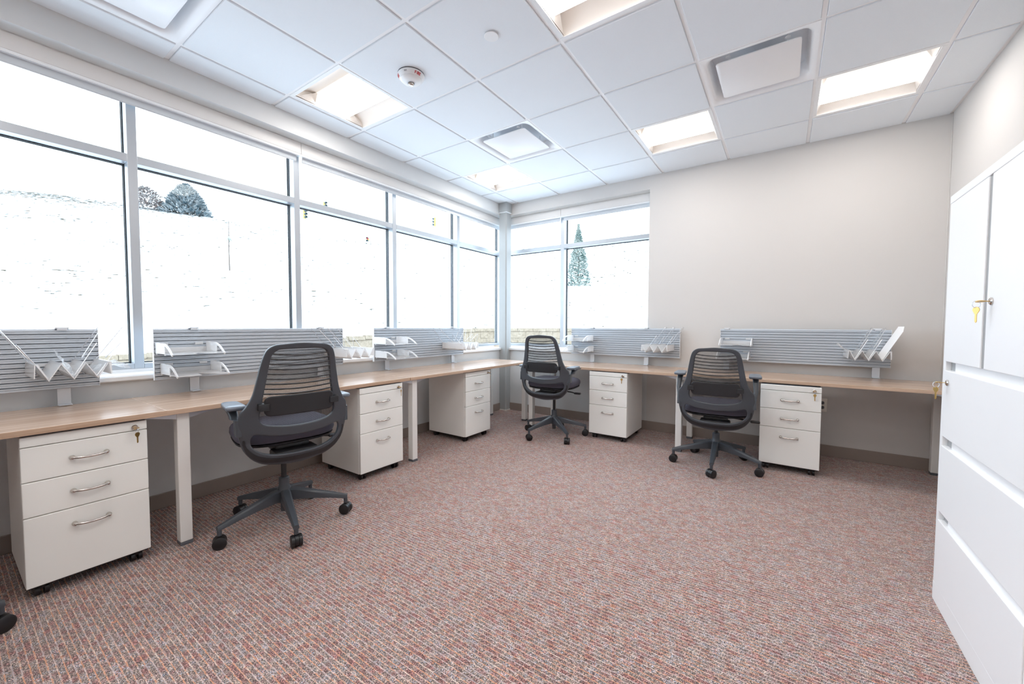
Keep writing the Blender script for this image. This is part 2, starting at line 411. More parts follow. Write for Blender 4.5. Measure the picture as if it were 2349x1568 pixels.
# windows: profile built in (along, depth, z); A: along=y, depth=-x ; B: along=x, depth=+y
def win_box(b, side, a0, a1, d0, d1, z0, z1, bev=0):
    if side == 'A': box(b, -d1, -d0, a0, a1, z0, z1, bev)
    else: box(b, a0, a1, d0, d1, z0, z1, bev)
GD = .255
def window(n, side, a0, a1, mull_lo, mull_hi):
    """one bay between a0 and a1 (glazing edges); mull = spans of the mullions that belong to it"""
    b = bm_()
    for m in (mull_lo, mull_hi):
        if m: win_box(b, side, m[0], m[1], WF, .285, .856, 2.62, .002)
    win_box(b, side, a0, a1, WF, .285, .856, .888, .002)
    win_box(b, side, a0, a1, WF, .285, 2.115, 2.163, .002)
    win_box(b, side, a0, a1, WF, .285, 2.56, 2.62, .002)
    w = obj('window_%d' % n, b, M['alu']); w['kind'] = 'structure'
    # black glazing gaskets
    b = bm_()
    for z0, z1 in ((.888, 2.115), (2.163, 2.56)):
        for g in (GD-.012, GD+.010):
            win_box(b, side, a0, a0+.005, g, g+.008, z0, z1); win_box(b, side, a1-.005, a1, g, g+.008, z0, z1)
            win_box(b, side, a0, a1, g, g+.008, z0, z0+.005); win_box(b, side, a0, a1, g, g+.008, z1-.005, z1)
    obj('gasket', b, M['gasket'], w)
    for z0, z1 in ((.888, 2.115), (2.163, 2.56)):
        b = bm_(); win_box(b, side, a0, a1, GD-.001, GD+.003, z0, z1); obj('pane', b, M['glass'], w)
    return w
mulls = [(-4.685, -4.639), (-3.691, -3.645), (-2.696, -2.650), (-1.710, -1.664), (-.743, -.697)]
for i in range(5):
    lo = mulls[i]; a0 = lo[1]; a1 = mulls[i+1][0] if i < 4 else .17
    window(i+1, 'A', a0, a1, lo, None)
b = bm_(); box(b, -.285, -.17, .17, .285, .856, 2.62, .003); box(b, -.14, -.06, .06, .14, 0.0, 0.001)
o = obj('window_corner_post', b, M['alu']); o['kind'] = 'structure'
window(6, 'B', -.17, .764, None, (.764, .812))
window(7, 'B', .812, 1.917, None, None)
# exterior returns that keep the sky out of the cavity above and below the glass
b = bm_(); box(b, -.32, -.285, YB, .32, 2.60, 3.05); box(b, -.32, 1.917, .285, .32, 2.60, 3.05); box(b, -.32, XR+.15, YB-.15, .32, 3.0, 3.06)
struct('roof', b, M['wall'])

# corner column
b = bm_()
def sq(cx, cy, h, ch):
    return [(cx-h+ch, cy-h), (cx+h-ch, cy-h), (cx+h, cy-h+ch), (cx+h, cy+h-ch), (cx+h-ch, cy+h), (cx-h+ch, cy+h), (cx-h, cy+h-ch), (cx-h, cy-h+ch)]
prism(b, sq(.045, -.040, .062, .012), lambda u, v, d: (u, v, d), 0, H)
col = struct('column', b, M['column'], label='pale grey square steel column standing in the window corner')
b = bm_(); prism(b, sq(.045, -.042, .082, .001), lambda u, v, d: (u, v, d), 2.612, H); struct('column_cap', b, M['column'], col)
b = bm_(); prism(b, sq(.045, -.042, .084, .001), lambda u, v, d: (u, v, d), 2.606, 2.612); struct('column_cap_edge', b, M['shadelip'], col)
b = bm_(); prism(b, sq(.045, -.040, .070, .012), lambda u, v, d: (u, v, d), 0, .012); struct('column_base_ring', b, M['leg'], col)

# roller shades
def shade(label, f, segs):
    """segs = along spans for fascia pieces"""
    for (a0, a1, lb) in segs:
        t = thing('roller_shade', lb, 'roller shade', (0, 0, 0), 0, 'roller shades above the windows')
        b = bm_(); prism(b, [(-.155, SOF), (-.150, 2.500), (-.104, 2.500), (-.100, 2.504), (-.100, SOF-.008), (-.105, SOF)], f, a0+.0015, a1-.0015)
        obj('fascia', b, M['shade'], t)
        b = bm_(); prism(b, [(-.150, 2.500), (-.150, 2.492), (-.101, 2.486), (-.098, 2.492), (-.100, 2.500)], f, a0+.001, a1-.001)
        obj('bottom_lip', b, M['shadelip'], t)
        b = bm_(); prism(b, [(-.142, 2.49), (-.142, 2.452), (-.139, 2.446), (-.135, 2.446), (-.132, 2.452), (-.132, 2.49)], f, a0+.025, a1-.025)
        obj('shade_fabric', b, M['fabric'], t)
shade('', fA, [(-4.75, -2.668, 'roller shade with pale fascia above the two windows nearest the near desk'),
               (-2.668, .095, 'roller shade with pale fascia running from the seam to the corner column')])
shade('', fB, [(-.09, .800, 'short roller shade right of the corner column'),
               (.800, 1.915, 'roller shade above the window with the spruce tree, ending at the blank wall')])

# ------------------------------------------------------------------ ceiling
T = .6096; GX = .2226; GY = -.4882; GW = .012; DROP = .008
fixtures = {(0, 0): 'L', (0, 3): 'L', (3, 0): 'L', (5, 0): 'L', (3, 3): 'L', (4, 4): 'L', (1, 6): 'L', (3, 6): 'L', (5, 7): 'L', (1, 9): 'L', (3, 9): 'L', (1, 1): 'D', (4, 1): 'D', (0, 5): 'D', (3, 8): 'D'}  # lights in the out-of-view cells are extras added as fill
xs = [0]+[GX+T*k for k in range(7)]+[XR]; ys = [0]+[GY-T*j for j in range(11)]+[YB]
b = bm_()
def tile(b, x0, x1, y0, y1):
    e = .004
    if x1-x0 < .02 or y1-y0 < .02: return
    loft(b, [[(x0, y0, H+.012), (x1, y0, H+.012), (x1, y1, H+.012), (x0, y1, H+.012)], [(x0, y0, H-DROP+.002), (x1, y0, H-DROP+.002), (x1, y1, H-DROP+.002), (x0, y1, H-DROP+.002)],
             [(x0+.002, y0+.002, H-DROP), (x1-.002, y0+.002, H-DROP), (x1-.002, y1-.002, H-DROP), (x0+.002, y1-.002, H-DROP)]])
for i in range(len(xs)-1):
    for j in range(len(ys)-1):
        if (i-1, j-1) in fixtures: continue
        g0 = GW if i > 0 else .0; g1 = GW if i < len(xs)-2 else .018
        h0 = GW if j > 0 else 0; h1 = GW if j < len(ys)-2 else .018
        tile(b, xs[i]+g0+.001, xs[i+1]-g1-.001, ys[j+1]+h1+.001, ys[j]-h0-.001)
ceil = struct('ceiling', b, M['ceil'], label='suspended ceiling of white square tiles')
b = bm_()
for k in range(7): box(b, xs[k+1]-GW, xs[k+1]+GW, YB, 0, H, H+.01, .0015, 1)
for j in range(11):
    box(b, 0, XR, ys[j+1]-GW, ys[j+1]+GW, H+.0005, H+.0095)
box(b, XR-.02, XR, YB, 0, H-.001, H+.01)
obj('ceiling_grid', b, M['grid'], ceil)

def cell(k, j): return (GX+T*(k+.5), GY-T*(j+.5))
lightlab = {(0, 0): 'square recessed ceiling light nearest the corner column', (0, 3): 'square recessed ceiling light left of the round fire alarm',
            (3, 0): 'square recessed ceiling light nearest the blank wall, between column and right-hand air diffuser', (5, 0): 'square recessed ceiling light near the right wall above the cabinet side',
            (3, 3): 'square recessed ceiling light cut by the top edge of the photo', (1, 6): 'unseen ceiling light added as fill over the near end of the window desks', (3, 6): 'unseen ceiling light added as fill in the middle of the rear half of the room',
            (4, 4): 'unseen ceiling light added as fill near the white cabinet', (5, 7): 'unseen ceiling light added as fill in the rear right part of the room',
            (1, 9): 'unseen ceiling light added as fill by the rear wall on the window side', (3, 9): 'unseen ceiling light added as fill by the rear wall, mid-room'}
protoL = None
def troffer():
    t = thing('ceiling_light', '', 'ceiling light', (0, 0, H), 0, 'recessed square ceiling lights')
    s = .2975; q = .272
    b = bm_()
    for a in ((-s, s, -s, -q), (-s, s, q, s), (-s, -q, -q, q), (q, s, -q, q)): box(b, *a, -.004, .006, .0015, 1)
    obj('frame', b, M['whiteplastic'], t)
    # curved side reflectors plus end plates
    for sg in (-1, 1):
        b = bm_()
        prof = [(.272, .0), (.265, .022), (.245, .045), (.215, .062), (.18, .072), (.135, .076), (.135, .082), (.272, .082), (.276, .0)]
        loft(b, [[Vector((x, sg*u, v)) for u, v in prof] for x in (-.272, .272)])
        obj('reflector', b, M['reflector'], t, smooth=True)
    for sg in (-1, 1):
        b = bm_()
        loft(b, [[Vector((sg*.272, y, 0)) for y in (-.272, .272)]+[Vector((sg*.272, y, .085)) for y in (.272, -.272)],
                 [Vector((sg*.274, y, 0)) for y in (-.272, .272)]+[Vector((sg*.274, y, .085)) for y in (.272, -.272)]])
        loft(b, [[Vector((sg*.271, -.26, .004)), Vector((sg*.271, .26, .004)), Vector((sg*.235, .14, .07)), Vector((sg*.235, -.14, .07))],
                 [Vector((sg*.274, -.26, .004)), Vector((sg*.274, .26, .004)), Vector((sg*.274, .14, .08)), Vector((sg*.274, -.14, .08))]])
        obj('end_plate', b, M['reflector'], t)
    b = bm_(); pr = [(-.128, .016), (-.122, .008), (-.06, .0045), (0, .003), (.06, .0045), (.122, .008), (.128, .016)]
    prism(b, pr, lambda u, v, d: (d, u, v), -.268, .268)
    obj('lens', b, M['lens'], t, smooth=True)
    b = bm_(); prism(b, [(-.131, .078), (-.129, .0155), (.129, .0155), (.131, .078)], lambda u, v, d: (d, u, v), -.2685, .2685); obj('lens_side', b, M['lens_side'], t)
    b = bm_(); box(b, -.285, .285, -.285, .285, .083, .12); obj('housing', b, M['grid'], t)
    return t
def diffuser():
    t = thing('air_diffuser', '', 'air diffuser', (0, 0, H), 0, 'square air diffusers in the ceiling')
    s = .2975
    # pan: flat rim, curving up into a rounded square throat
    def sqring(h, r, z, n=10):
        return [Vector((u, v, z)) for u, v in rrect(-h, h, -h, h, r, n)]
    b = bm_()
    loft(b, [sqring(s, .003, .004), sqring(s, .003, -.003), sqring(.276, .05, -.002), sqring(.262, .07, .010), sqring(.250, .08, .040), sqring(.246, .08, .085)], cap=False)
    obj('pan', b, M['plaque'], t, smooth=True)
    b = bm_(); loft(b, [sqring(.248, .08, .084), sqring(.248, .08, .10)]); obj('throat', b, M['neck'], t)
    b = bm_(); loft(b, [sqring(.208, .018, .002, 5), sqring(.215, .018, -.003, 5), sqring(.216, .018, -.008, 5), sqring(.213, .018, -.010, 5)])
    pl = obj('plaque', b, M['plaque'], t, smooth=True)
    for x in (-.15, .15):
        for y in (-.15, .15):
            b = bm_(); tube(b, [(x, y, .0), (x, y, .085)], .004, 8); obj('hanger', b, M['whiteplastic'], t)
    for x, y in ((-.15, -.2), (.15, -.2), (.2, .15)):
        b = bm_(); lathe(b, [(.0, 0), (.014, .001), (.014, .006), (0, .007)], (x, y, .02), 12); obj('clip', b, M['whiteplastic'], t)
    b = bm_(); box(b, -.25, .25, -.25, .25, .10, .13); obj('duct_box', b, M['grid'], t)
    return t
PL, PD = troffer(), diffuser(); used = {'L': False, 'D': False}
difflab = {(1, 1): 'square white air diffuser between the corner light and the round fire alarm', (4, 1): 'square white air diffuser between the two lights near the right wall',
           (0, 5): 'square white air diffuser at the upper left, beside the window wall', (3, 8): 'square white air diffuser toward the rear of the room'}
for (k, j), ty in fixtures.items():
    cx, cy = cell(k, j); lab = lightlab[(k, j)] if ty == 'L' else difflab[(k, j)]; P = PL if ty == 'L' else PD
    if not used[ty]: P.location = (cx, cy, H); P['label'] = lab; used[ty] = True
    else: dup(P, (cx, cy, H), 0, lab)

# fire alarm
t = thing('fire_alarm', 'round white ceiling fire alarm strobe with red FIRE lettering', 'fire alarm', (1.123, -2.604, H-DROP))
b = bm_(); lathe(b, [(.084, 0), (.084, -.003), (.080, -.004)], n=48); obj('mounting_plate', b, M['greytext'], t)
b = bm_(); lathe(b, [(.0, -.003), (.081, -.003), (.0845, -.007), (.0825, -.014), (.0735, -.030), (.0695, -.0335), (.0675, -.0325), (.066, -.037), (.056, -.046), (.038, -.052), (.026, -.053), (.0, -.053)], n=48)
obj('housing', b, M['whiteplastic'], t, smooth=True)
b = bm_(); lathe(b, [(.0, -.050), (.026, -.050), (.026, -.056), (.022, -.056), (.022, -.052), (0, -.052)], n=32); obj('lens_ring', b, M['bracket'], t)
b = bm_(); lathe(b, [(.0, -.052), (.020, -.052), (.020, -.060), (.017, -.066), (.010, -.0695), (0.0, -.0705)], n=12); obj('strobe_lens', b, M['chrome'], t)
GL = {'F': [((0, 0), (0, 1)), ((0, 1), (.62, 1)), ((0, .52), (.5, .52))], 'I': [((.1, 0), (.1, 1))],
      'R': [((0, 0), (0, 1)), ((0, 1), (.5, 1)), ((.5, 1), (.6, .86)), ((.6, .86), (.6, .66)), ((.6, .66), (.5, .5)), ((.5, .5), (0, .5)), ((.3, .5), (.64, 0))],
      'E': [((0, 0), (0, 1)), ((0, 1), (.6, 1)), ((0, .52), (.5, .52)), ((0, 0), (.6, 0))],
      'P': [((0, 0), (0, 1)), ((0, 1), (.6, 1)), ((.6, 1), (.6, .5)), ((.6, .5), (0, .5))], 'A': [((0, 0), (.3, 1)), ((.3, 1), (.6, 0)), ((.12, .4), (.48, .4))], 'T': [((.3, 0), (.3, 1)), ((0, 1), (.6, 1))]}
def lettering(b, word, az, size, w, vr):
    """letters laid on the slanted skirt; az = azimuth of the word centre; vr = (bottom, top) along the skirt"""
    adv = {'I': .52}; tot = sum(adv.get(c, 1.0) for c in word)*size; u = -tot/2
    def S(uu, v):
        f = vr[0]+(vr[1]-vr[0])*v; r = .0742+(.0832-.0742)*f; z = -.030+(.016)*f
        a = az+uu/.079
        n = Vector((math.cos(a)*.8, math.sin(a)*.8, -.6)).normalized()
        return Vector((r*math.cos(a), r*math.sin(a), z)), n
    for c in word:
        for p, q in GL[c]:
            A, n = S(u+p[0]*size*.9, p[1]); B, n2 = S(u+q[0]*size*.9, q[1])
            d = (B-A).normalized(); s = d.cross(n).normalized()*w
            A = A-d*w; B = B+d*w
            loft(b, [[A+s+n*.0002, A-s+n*.0002, B-s+n2*.0002, B+s+n2*.0002], [A+s+n*.0010, A-s+n*.0010, B-s+n2*.0010, B+s+n2*.0010]])
        u += adv.get(c, 1.0)*size
b = bm_()
for az in (-8, -8-120, -8+120): lettering(b, 'FIRE', math.radians(az), .0125, .0016, (.12, .86))
obj('fire_lettering', b, M['red'], t)
b = bm_(); lettering(b, 'PAT', math.radians(-66), .006, .0007, (.5, .8)); obj('small_lettering', b, M['greytext'], t)
# sprinkler cover
b = bm_(); lathe(b, [(0, 0), (.034, 0), (.034, -.003), (.040, -.004), (.041, -.006), (.039, -.008), (0, -.009)], (1.759, -2.591, H-DROP), 40)
tag(obj('sprinkler_cover', b, M['whiteplastic'], smooth=True), 'small round white sprinkler cover plate on a ceiling tile', 'sprinkler cover')

# ------------------------------------------------------------------ desks
ZT = .710; TH = .025
def desk(label, side, a0, a1, d0, d1, legs, wm, em):
    """a = along the wall, d = distance from the wall; legs = [(a0,a1,front,back)]"""
    f = (lambda a, d: (d, a)) if side == 'A' else (lambda a, d: (a, -d))
    def bx(b, aa, ab, da, db, z0, z1, bev=0):
        x0, y0 = f(aa, da); x1, y1 = f(ab, db); box(b, x0, x1, y0, y1, z0, z1, bev)
    mid = f((a0+a1)/2, (d0+d1)/2)
    t = thing('desk', label, 'desk', (mid[0], mid[1], 0), 0, 'wood laminate desks along the walls')
    def ch(name, bmx, m, par=t):
        bmesh.ops.translate(bmx, verts=bmx.verts, vec=(-mid[0], -mid[1], 0)); return obj(name, bmx, m, par)
    b = bm_(); bx(b, a0+.001, a1-.001, d0+.002, d1-.002, ZT-TH+.001, ZT, .001); ch('desktop', b, wm)
    b = bm_(); bx(b, a0+.0008, a1-.0008, d1-.003, d1, ZT-TH, ZT-.0006, .001); bx(b, a0+.0008, a1-.0008, d0, d0+.003, ZT-TH, ZT-.0006, .001)
    bx(b, a0, a0+.002, d0, d1, ZT-TH, ZT-.0006); bx(b, a1-.002, a1, d0, d1, ZT-TH, ZT-.0006); ch('edge_band', b, em)
    for (l0, l1, front, back, rail) in legs:
        if front:
            b = bm_(); bx(b, l0, l1, d1-.085, d1-.030, .018, ZT-TH-.001, .004); lg = ch('leg', b, M['leg'])
            b = bm_(); bx(b, l0, l1, d1-.085, d1-.030, 0, .018, .002); ch('foot', b, M['dgrey'], lg)
        if back:
            b = bm_(); bx(b, l0, l1, d0+.008, d0+.058, .018, ZT-TH-.001, .004); lg = ch('leg', b, M['leg'])
            b = bm_(); bx(b, l0, l1, d0+.008, d0+.058, 0, .018, .002); ch('foot', b, M['dgrey'], lg)
        if rail:
            b = bm_(); bx(b, l0+.005, l1-.005, d0+.05, d1-.06, ZT-TH-.034, ZT-TH-.001, .002); ch('cross_rail', b, M['bracket'])
            b = bm_()
            for sg, la in ((-1, l0), (1, l1)):
                if a0+.13 < la+sg*.0 < a1-.0 or True:
                    e0, e1 = la, la+sg*.13
                    if e1 < a0-.2 or e1 > a1+.2: continue
                    if (side == 'B' and e1 > XR-.02) or (a1 < -.3 and e1 > a1-.01) or e1 < a0-.14: continue
                    P0 = f(e0, d1-.08); P1 = f(e1, d1-.08); Q0 = f(e0, d1-.035); Q1 = f(e1, d1-.050)
                    zz = ZT-TH-.002
                    loft(b, [[(P0[0], P0[1], zz), (P1[0], P1[1], zz), (Q1[0], Q1[1], zz), (Q0[0], Q0[1], zz)],
                             [(P0[0], P0[1], zz-.030), (P1[0], P1[1], zz-.004), (Q1[0], Q1[1], zz-.004), (Q0[0], Q0[1], zz-.030)]])
            if b.verts: ch('gusset', b, M['bracket'])
            else: b.free()
    return t
desk('wood laminate desk nearest the camera at the left, pedestal with keys beneath its end', 'A', -5.28, -3.757, .062, .660, [(-5.24, -5.188, 1, 1, 1)], M['woodA'], M['edgeA'])
desk('wood laminate desk under the second window, large dark chair pulled in front', 'A', -3.757, -2.225, .062, .660, [(-3.712, -3.660, 1, 0, 1)], M['woodA'], M['edgeA'])
desk('wood laminate desk by the windows ending beside the corner column', 'A', -2.225, -.385, .062, .665, [(-2.180, -2.128, 1, 1, 1), (-.448, -.396, 1, 1, 1)], M['woodA'], M['edgeA'])
desk('wood laminate desk on the far wall, beside the corner column and tall-backed chair', 'B', .785, 2.345, .062, .663, [(.795, .845, 1, 1, 1), ], M['woodB'], M['edgeB'])
desk('wood laminate desk on the far wall, running behind the white cabinet', 'B', 2.345, 4.148, .062, .663, [(2.352, 2.404, 1, 1, 1), (4.092, 4.144, 1, 1, 1)], M['woodB'], M['edgeB'])

# ------------------------------------------------------------------ pedestals (local: front faces -y, x = width, origin floor centre front)
PW = .384; PZ = .677
def pedestal():
    t = thing('drawer_pedestal', '', 'drawer pedestal', (0, 0, 0), 0, 'rolling drawer pedestals under the desks')
    w = PW/2; D = .50
    b = bm_(); box(b, -w, w, .022, D, .052, PZ-.004, .003); obj('body', b, M['ped'], t)
    b = bm_(); box(b, -w+.006, w-.006, .018, D-.01, .045, .054); obj('base_plate', b, M['black'], t)
    b = bm_(); box(b, -w+.004, w-.004, .010, D-.01, PZ-.004, PZ+.0015); obj('top_plate', b, M['dgrey'], t)
    def front(z0, z1, nm): 
        b = bm_(); box(b, -w, w, 0, .0215, z0+.0015, z1-.0015, .003); return obj(nm, b, M['ped'], t)
    ft = front(.633, PZ, 'lock_rail')
    b = bm_(); lathe(b, [(0, .002), (.0125, .002), (.0125, -.003), (.010, -.006), (0, -.006)], (w-.043, 0, .648), 24, 1); obj('lock', b, M['chrome'], ft, smooth=True)
    for z0, z1, hz in ((.490, .633, .562), (.345, .490, .419), (.054, .345, .275)):
        d = front(z0, z1, 'drawer')
        b = bm_()
        for s in (-1, 1):
            lathe(b, [(0, .001), (.0095, .001), (.0095, -.004), (.007, -.008), (.006, -.017), (0, -.019)], (s*.052, 0, hz), 16, 1)
        pts = catmull([(-.052, -.011, hz), (-.035, -.022, hz-.001), (0, -.027, hz-.002), (.035, -.022, hz-.001), (.052, -.011, hz)], False, 5)
        tube(b, pts, .0052, 10)
        obj('handle', b, M['chrome'], d, smooth=True)
    for x in (-w+.045, w-.045):
        for y in (.05, D-.06):
            b = bm_()
            for s in (-1, 1): cyl(b, (x+s*.006, y, .022), (x+s*.020, y, .022), .022, 20)
            box(b, x-.010, x+.010, y-.016, y+.016, .028, .046, .002)
            obj('caster', b, M['black'], t, smooth=True)
    return t
PP = pedestal()
peds = [((.642, -4.021, 0), PI/2, 'warm white drawer pedestal nearest the camera, under the near left desk'),
        ((.657, -2.493, 0), PI/2, 'warm white drawer pedestal just behind the large dark chair'),
        ((.640, -1.330, 0), PI/2, 'warm white drawer pedestal under the window desk nearest the corner column'),
        ((1.725, -.662, 0), 0, 'warm white drawer pedestal under the far desk, right of the tall-backed chair'),
        ((3.191, -.695, 0), 0, 'warm white drawer pedestal under the far desk, beside the wall outlet')]
for i, (l, r, lb) in enumerate(peds):
    if i == 0: PP.location = l; PP.rotation_euler = (0, 0, r); PP['label'] = lb
    else: dup(PP, l, r, lb)
# keys: local frame with lock face at origin looking along -y
def keyset():
    t = thing('key_set', '', 'keys', (0, 0, 0), 0, 'keys hanging from cabinet and drawer locks')
    def key(b, mtx):
        k = bmesh.new()
        prism(k, catmull([(0, .013), (.008, .010), (.0105, .002), (.006, -.006), (.003, -.010), (-.003, -.010), (-.006, -.006), (-.0105, .002), (-.008, .010)], True, 3), lambda u, v, d: (u, d, v), -.0009, .0009)
        prism(k, [(-.003, -.008), (.003, -.008), (.0032, -.034), (0, -.038), (-.0026, -.034)], lambda u, v, d: (u, d, v), -.0008, .0008)
        merge(b, k, mtx)
    b = bm_(); key(b, Matrix.Translation((0, -.018, 0)) @ Matrix.Rotation(PI/2, 4, 'X') @ Matrix.Rotation(.25, 4, 'Z'))
    obj('key', b, M['brass'], t)
    b = bm_(); key(b, Matrix.Translation((.001, -.028, -.030)) @ Matrix.Rotation(.5, 4, 'Z')); obj('key', b, M['brass'], t)
    b = bm_(); tube(b, [(.001, -.028+.009*math.cos(a), -.009+.011*math.sin(a)) for a in [2*PI*i/20 for i in range(20)]], .0009, 6, True); obj('key_ring', b, M['steel'], t)
    return t
KS = keyset(); kl = []
names = ['brass keys hanging from the lock of the pedestal nearest the camera', 'brass keys hanging from the pedestal lock behind the large dark chair', 'brass keys on the pedestal nearest the corner column',
         'brass keys on the pedestal right of the tall-backed chair', 'brass keys on the pedestal beside the wall outlet']
for (l, r, _), nm in zip(peds, names):
    o = Vector((PW/2-.043, -.006, .648)); o.rotate(Matrix.Rotation(r, 3, 'Z')); kl.append((Vector(l)+o, r, nm))
kl.append((Vector((3.672, -2.512, 1.211)), -PI/2, 'brass keys hanging from the cabinet door lock'))
kl.append((Vector((3.672, -2.148, .910)), -PI/2, 'brass keys hanging from the cabinet drawer lock'))
for i, (l, r, nm) in enumerate(kl):
    if i == 0: KS.location = l; KS.rotation_euler = (0, 0, r); KS['label'] = nm
    else: dup(KS, l, r, nm)

# ------------------------------------------------------------------ slat panels; local: x along the panel, front faces -y, z from panel bottom
PH = .305; PLn = 1.22
def panel_mesh(ln):
    b = bm_(); n = 13; p = PH/n; prof = [(0, 0)]
    for i in range(n):
        z = i*p
        prof += [(-.003, z+.0035), (-.0160, z+.0035), (-.0160, z+.0002), (-.0185, z+.0002), (-.0185, z+p*.34), (-.0163, z+p*.40), (-.0185, z+p*.46), (-.0185, z+p-.0062), (-.0160, z+p-.0062), (-.0160, z+p-.0095), (-.003, z+p-.0095)]
    prof += [(0, PH)]
    prism(b, [(u+0, v) for u, v in prof], lambda u, v, d: (d, u, v), .002, ln-.002)
    return b
def organiser(label, loc, rz, brackets, ln=PLn):
    t = thing('slat_rail_panel', label, 'desk panel', loc, rz, 'ribbed aluminium rail panels above the desks')
    obj('ribbed_panel', panel_mesh(ln), M['panel'], t)
    for a in (0, ln-.002):
        b = bm_(); box(b, a, a+.002, -.020, .002, -.001, PH+.001); obj('end_cap', b, M['panel_end'], t)
    for x in brackets:
        b = bm_()   # upright plate behind the panel, foot turned forward onto the desk
        box(b, x-.024, x+.024, .0005, .006, -.086, PH+.006, .001)
        box(b, x-.024, x+.024, -.004, .006, -.086, -.002, .001)
        box(b, x-.024, x+.024, -.045, .004, -.0885, -.083, .002)
        obj('bracket', b, M['bracket'], t)
        b = bm_(); box(b, x-.024, x+.024, -.024, .006, PH+.001, PH+.010, .002); box(b, x-.018, x+.018, -.026, -.020, PH-.008, PH+.006, .002); obj('top_clip', b, M['bracket'], t)
    return t
ZP = .800
PX = .072
organiser('ribbed grey rail panel at the left edge, standing on the near desk', (PX-.018, -5.105, ZP), PI/2, (.2, 1.09))
organiser('ribbed grey rail panel behind the large dark chair, two trays at its left end', (PX-.018, -3.658, ZP), PI/2, (.198, 1.03))
organiser('ribbed grey rail panel on the window desk nearest the corner column', (PX-.018, -2.130, ZP), PI/2, (.155, 1.06))
organiser('ribbed grey rail panel on the far desk, partly over the window edge', (1.045, -PX+.018, ZP), 0, (.262, .878))
organiser('ribbed grey rail panel on the far desk, against the blank wall', (2.632, -PX+.018, ZP), 0, (.055, 1.135))

# trays: local x width, extends to -y from the panel face
TW = .254; TD = .295
def tray():
    t = thing('paper_tray', '', 'paper tray', (0, 0, 0), 0, 'frosted paper trays hooked on the rail panels')
    b = bm_(); th = .0025
    pts = [(0, 0), (TW, 0), (TW, -TD), (TW*.78, -TD+.02), (TW*.60, -TD*.60), (TW*.50, -TD*.60), (TW*.44, -TD+.004), (0, -TD)]
    prism(b, pts, lambda u, v, d: (u, v, d), 0, th); obj('tray_floor', b, M['tray'], t)
    for x in (0, TW):
        s = 1 if x == 0 else -1
        # solid rear part of the side, then an arch down to the front corner
        b = bm_(); prism(b, [(0, 0), (0, .062), (-.06, .063), (-.13, .060), (-.165, .054), (-.165, 0)], lambda u, v, d: (x+s*d, u, v), 0, .0025)
        obj('side_wall', b, M['tray'], t)
        b = bm_(); arc = catmull([(-.13, .057), (-.17, .052), (-.21, .040), (-.25, .020), (-.285, -.003)], False, 5)
        rings = []
        for i, (u, v) in enumerate(arc):
            d = Vector(arc[min(i+1, len(arc)-1)])-Vector(arc[max(i-1, 0)]); d.normalize(); n = Vector((-d.y, d.x))
            w = .0055
            rings.append([Vector((x-s*.001, u+n.x*w, v+n.y*w)), Vector((x+s*.006, u+n.x*w, v+n.y*w)), Vector((x+s*.006, u-n.x*w, v-n.y*w)), Vector((x-s*.001, u-n.x*w, v-n.y*w))])
        loft(b, rings)
        ar = obj('side_arch', b, M['holder'], t, smooth=False)
        for y in (-.02, -.165, -.283): b = bm_(); cyl(b, (x+s*.003, y, -.008), (x+s*.003, y, .004), .004, 8); obj('foot_pin', b, M['holder'], ar)
    b = bm_(); box(b, 0, TW, -.003, -.0005, 0, .030); box(b, .02, .06, -.003, .008, .045, .060); box(b, TW-.06, TW-.02, -.003, .008, .045, .060); obj('back_strip', b, M['tray'], t)
    return t
TT = tray(); first = [True]
def put(P, fl, loc, rz, lab):
    if fl[0]: P.location = loc; P.rotation_euler = (0, 0, rz); P['label'] = lab; fl[0] = False; return P
    return dup(P, loc, rz, lab)
XF = PX+.003
put(TT, first, (XF, -3.651, .961), PI/2, 'upper frosted paper tray at the left end of the panel behind the large chair')
put(TT, first, (XF, -3.631, .838), PI/2, 'lower frosted paper tray at the left end of the panel behind the large chair')
put(TT, first, (XF, -2.132, .961), PI/2, 'upper frosted paper tray on the panel nearest the corner column')
put(TT, first, (XF, -2.122, .838), PI/2, 'lower frosted paper tray on the panel nearest the corner column')
put(TT, first, (1.070, -XF, .961), 0, 'upper frosted paper tray jutting past the far panel beside the window mullion')
put(TT, first, (1.076, -XF, .838), 0, 'lower frosted paper tray jutting past the far panel beside the window mullion')
put(TT, first, (2.652, -XF, .961), 0, 'upper frosted paper tray on the panel against the blank wall')
put(TT, first, (2.632, -XF, .838), 0, 'lower frosted paper tray half hidden by the chair at the blank wall')

